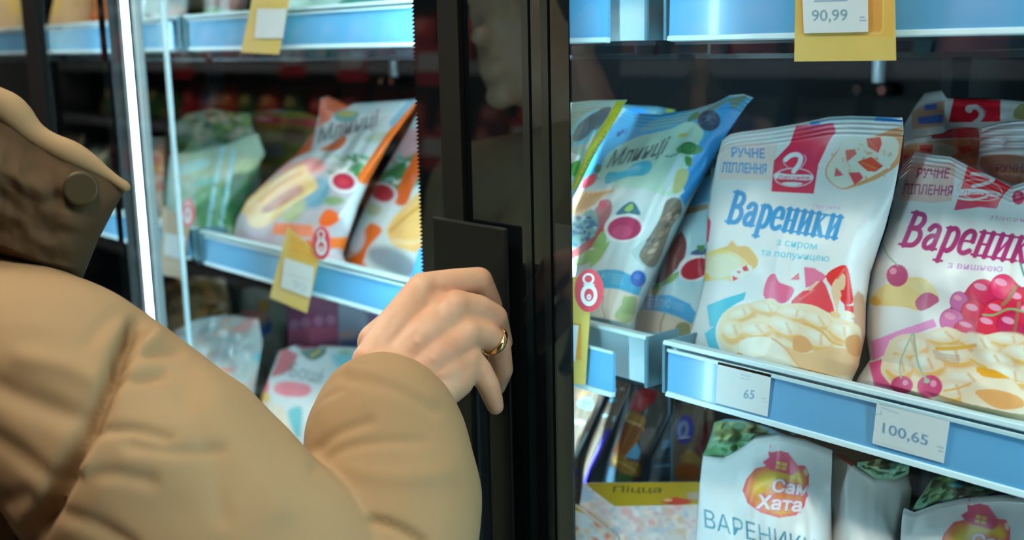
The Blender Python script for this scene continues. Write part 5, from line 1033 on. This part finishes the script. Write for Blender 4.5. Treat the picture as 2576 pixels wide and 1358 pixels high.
jk = obj('jacket', (jV.tolist(), jF), JACKET, person, smooth=True)
CF = film('collar_cloth', (.082, .047, .018), .85, (300, .12, .0008))
cY = atd(27, 660, .80).y
col = bag('collar', CF, [(-170, 660), (0, 655), (100, 690), (206, 706)], [(206, 706), (244, 610), (285, 530), (322, 468)], [(-170, 180), (-40, 228), (30, 270), (80, 322), (130, 354), (190, 382), (240, 412), (322, 468)], [(-170, 660), (-170, 180)], cY, lean=-.1, yaw=1.15, T=.04, res=5, wr=.007, seed=51, seal=.999, back=.7, parent=jk, puff=5)
rim = [Vector(p) for p in [(-170, 190), (-40, 238), (30, 280), (80, 332), (130, 364), (190, 392), (240, 420), (316, 470)]]
nrm = Vector((1.15, -1, -.1)).normalized(); mid_ = at(( -170 + 206) / 2, (660 + 706) / 2, cY)
def on_col(p, h): r = ray(p.x, p.y); return CAM + r * ((nrm.dot(mid_ - CAM) + h) / nrm.dot(r))
rp = spline(rim, False, 20); ch = [[(on_col(p, .002), .0105 * (1 - .72 * (i / len(rp)) ** 3) + .0012 * math.sin(i * .8)) for i, p in enumerate(rp)]]
rV, rN, rF = capsule_union(ch, .002, 6)
obj('collar_edge', (rV.tolist(), rF), JACKET, jk, smooth=True)['label'] = 'rolled lighter collar edge'
sb = [on_col(Vector((204, 474)), .020), on_col(Vector((204, 474)), .034)]
bevel(obj('snap_button', cyl(sb[0], sb[1], .0115, 28), mat('dark_bronze', (.085, .062, .028), .5, metal=.5), jk), .002, 3)
# --- ring, hair, trousers, shoes
fa, fb = atd(1222, 842, .898), atd(1252, 866, .906); fd = (fb - fa).normalized(); rc = fa.lerp(fb, .72); s1 = fd.orthogonal().normalized(); s2 = fd.cross(s1)
RV, RF = [], []
for i in range(36):
    a = i * 2 * math.pi / 36; cc = (s1 * math.cos(a) + s2 * math.sin(a)); out = (CAM - rc).normalized(); top = max(0, cc.dot(out)) ** 6
    for j in range(8):
        b = j * 2 * math.pi / 8; RV.append(rc + cc * (.0113 + (.0015 + .0017 * top) * math.cos(b)) + fd * ((.0022 + .0028 * top) * math.sin(b)))
RF = [[i * 8 + j, ((i + 1) % 36) * 8 + j, ((i + 1) % 36) * 8 + (j + 1) % 8, i * 8 + (j + 1) % 8] for i in range(36) for j in range(8)]
obj('ring', (RV, RF), GOLD, person, smooth=True)['label'] = 'gold signet ring'
hV, hN, hF = capsule_union([[(HD - hf * .05 - Vector((0, 0, .05)), .075), (HD - hf * .075 - Vector((0, 0, .16)), .05)]], .006, 4, [(HD - hf * .022 + Vector((0, 0, .016)), (.086, .096, .112))])
obj('hair', (hV.tolist(), hF), HAIR, person, smooth=True)
tV, tN, tF = capsule_union([[(HIP, .145), (HIP + Vector((0, 0, -.08)), .14)]] + [[(HIP + Vector((sx * .08, 0, -.05)), .1), (Vector((HIP.x + sx * .095, HIP.y + .02, .5)), .078), (Vector((HIP.x + sx * .1, HIP.y - .01, .1)), .062)] for sx in (-1, 1)], .007, 4)
obj('trousers', (tV.tolist(), tF), DENIM, person, smooth=True)
for sx in (-1, 1):
    q = Vector((HIP.x + sx * .105, HIP.y, 0)); sV, sN, sF = capsule_union([[(q + Vector((0, -.05, .045)), .045), (q + Vector((0, .06, .045)), .046), (q + Vector((0, .14, .04)), .04)], [(q + Vector((-.005 * sx, -.02, .08)), .05)]], .005, 4)
    sV[:, 2] = np.maximum(sV[:, 2], .002); obj('shoe', (sV.tolist(), sF), BLACK, person, smooth=True)

# ================================================================== ACROSS THE AISLE (seen mirrored in the glass)
GY0 = -2.05
gm = mat('shelf_paint', (.42, .46, .52), .5); gd = mat('shelf_back', (.03, .04, .05), .6)
gt = thing('shelf_rack', (-4.0, GY0 - .2, 0), 'long grey store rack facing the freezer across the aisle', 'rack')
obj('back_panel', box(-7.6, -.4, GY0 - .42, GY0 - .39, 0, 2.1), gd, gt); obj('base', box(-7.6, -.4, GY0 - .4, GY0, 0, .16), gd, gt)
GZ = (.92, 1.225, 1.53)
for z in (.5,) + GZ + (1.83,):
    b = obj('shelf_board', box(-7.6, -.4, GY0 - .39, GY0, z - .03, z), gd, gt); obj('price_strip', box(-7.6, -.4, GY0, GY0 + .012, z - .035, z + .01), gm, b)
for x in (-7.6, -5.2, -2.8, -.42): obj('rack_upright', box(x, x + .03, GY0 - .38, GY0 - .34, 0, 2.1), gd, gt)
PK = film('aisle_pack_print', (.4, .05, .05), .4)
pal = [('red', [(186, 40, 44), (150, 28, 36), (214, 120, 110)]), ('orange', [(196, 90, 50), (160, 60, 40), (220, 170, 120)]), ('green', [(40, 90, 50), (60, 120, 70), (180, 180, 110)]), ('dark red', [(110, 26, 34), (80, 20, 30), (170, 120, 120)]), ('white', [(206, 206, 206), (190, 60, 60), (60, 90, 160)])]
proto = {}
for z in GZ:
    x = -6.6
    rn = {.92: 'lower', 1.225: 'middle', 1.53: 'upper'}[z]
    while x < -.7:
        w = random.choice((.19, .21, .23)); ci = random.choice((0, 0, 1, 3, 3, 4) if x > -4 else (0, 1, 2, 2, 3, 4))
        lab = '%s pack on the %s shelf across the aisle, mirrored in the freezer glass' % (pal[ci][0], rn)
        if ci not in proto:
            o = world_bag('snack_pack', PK, 0, 0, 0, .185, .21, .04, ci, 14); o.location = (0, 0, 0)
            A = Art(o); c = pal[ci][1]; A.poly([(-5, -5), (205, -5), (205, 205), (-5, 205)], c[0]); A.poly([(-5, 110), (205, 90), (205, 160), (-5, 170)], c[1]); A.ell(100, 70, 50, 26, c[2]); A.ell(120, 150, 40, 30, c[2]); A.done()
            # turned to face the freezer
            o.rotation_euler = (0, 0, math.pi); proto[ci] = o; first = True
        else: o = proto[ci].copy(); COL.objects.link(o)
        o.location = (x, GY0 - .08, z + .001); tag(o, lab, 'pack', '%s packs on the %s shelf across the aisle' % (pal[ci][0], rn)); x += w + .01
RT = mat('red_card', (.62, .03, .05), .4)
for k, (px, py) in enumerate(((455, 160), (730, 150), (880, 160), (1085, 165), (1100, 380), (1330, 355), (600, 420))):
    v = at(px, py, -.24 - (GY0 + .02)); x = v.x; z = min((.9, 1.2, 1.505), key=lambda q: abs(q - v.z))
    t = thing('shelf_talker', (x, GY0 + .013, v.z), 'red card on the rack across the aisle, mirrored in the %s' % ['left door beside the lamp', 'left door, middle', 'left door, right half', 'upper toothed border', 'lower toothed border', 'dark glass border', 'left door over salad bags', 'right door, left part', 'right door, middle'][k], 'price card')
    obj('card', box(x - .1, x + .1, GY0 + .0125, GY0 + .015, v.z - .07, v.z + .07), RT, t); obj('price_paper', box(x - .085, x + .085, GY0 + .015, GY0 + .0165, v.z - .02, v.z + .045), PAPER, t)
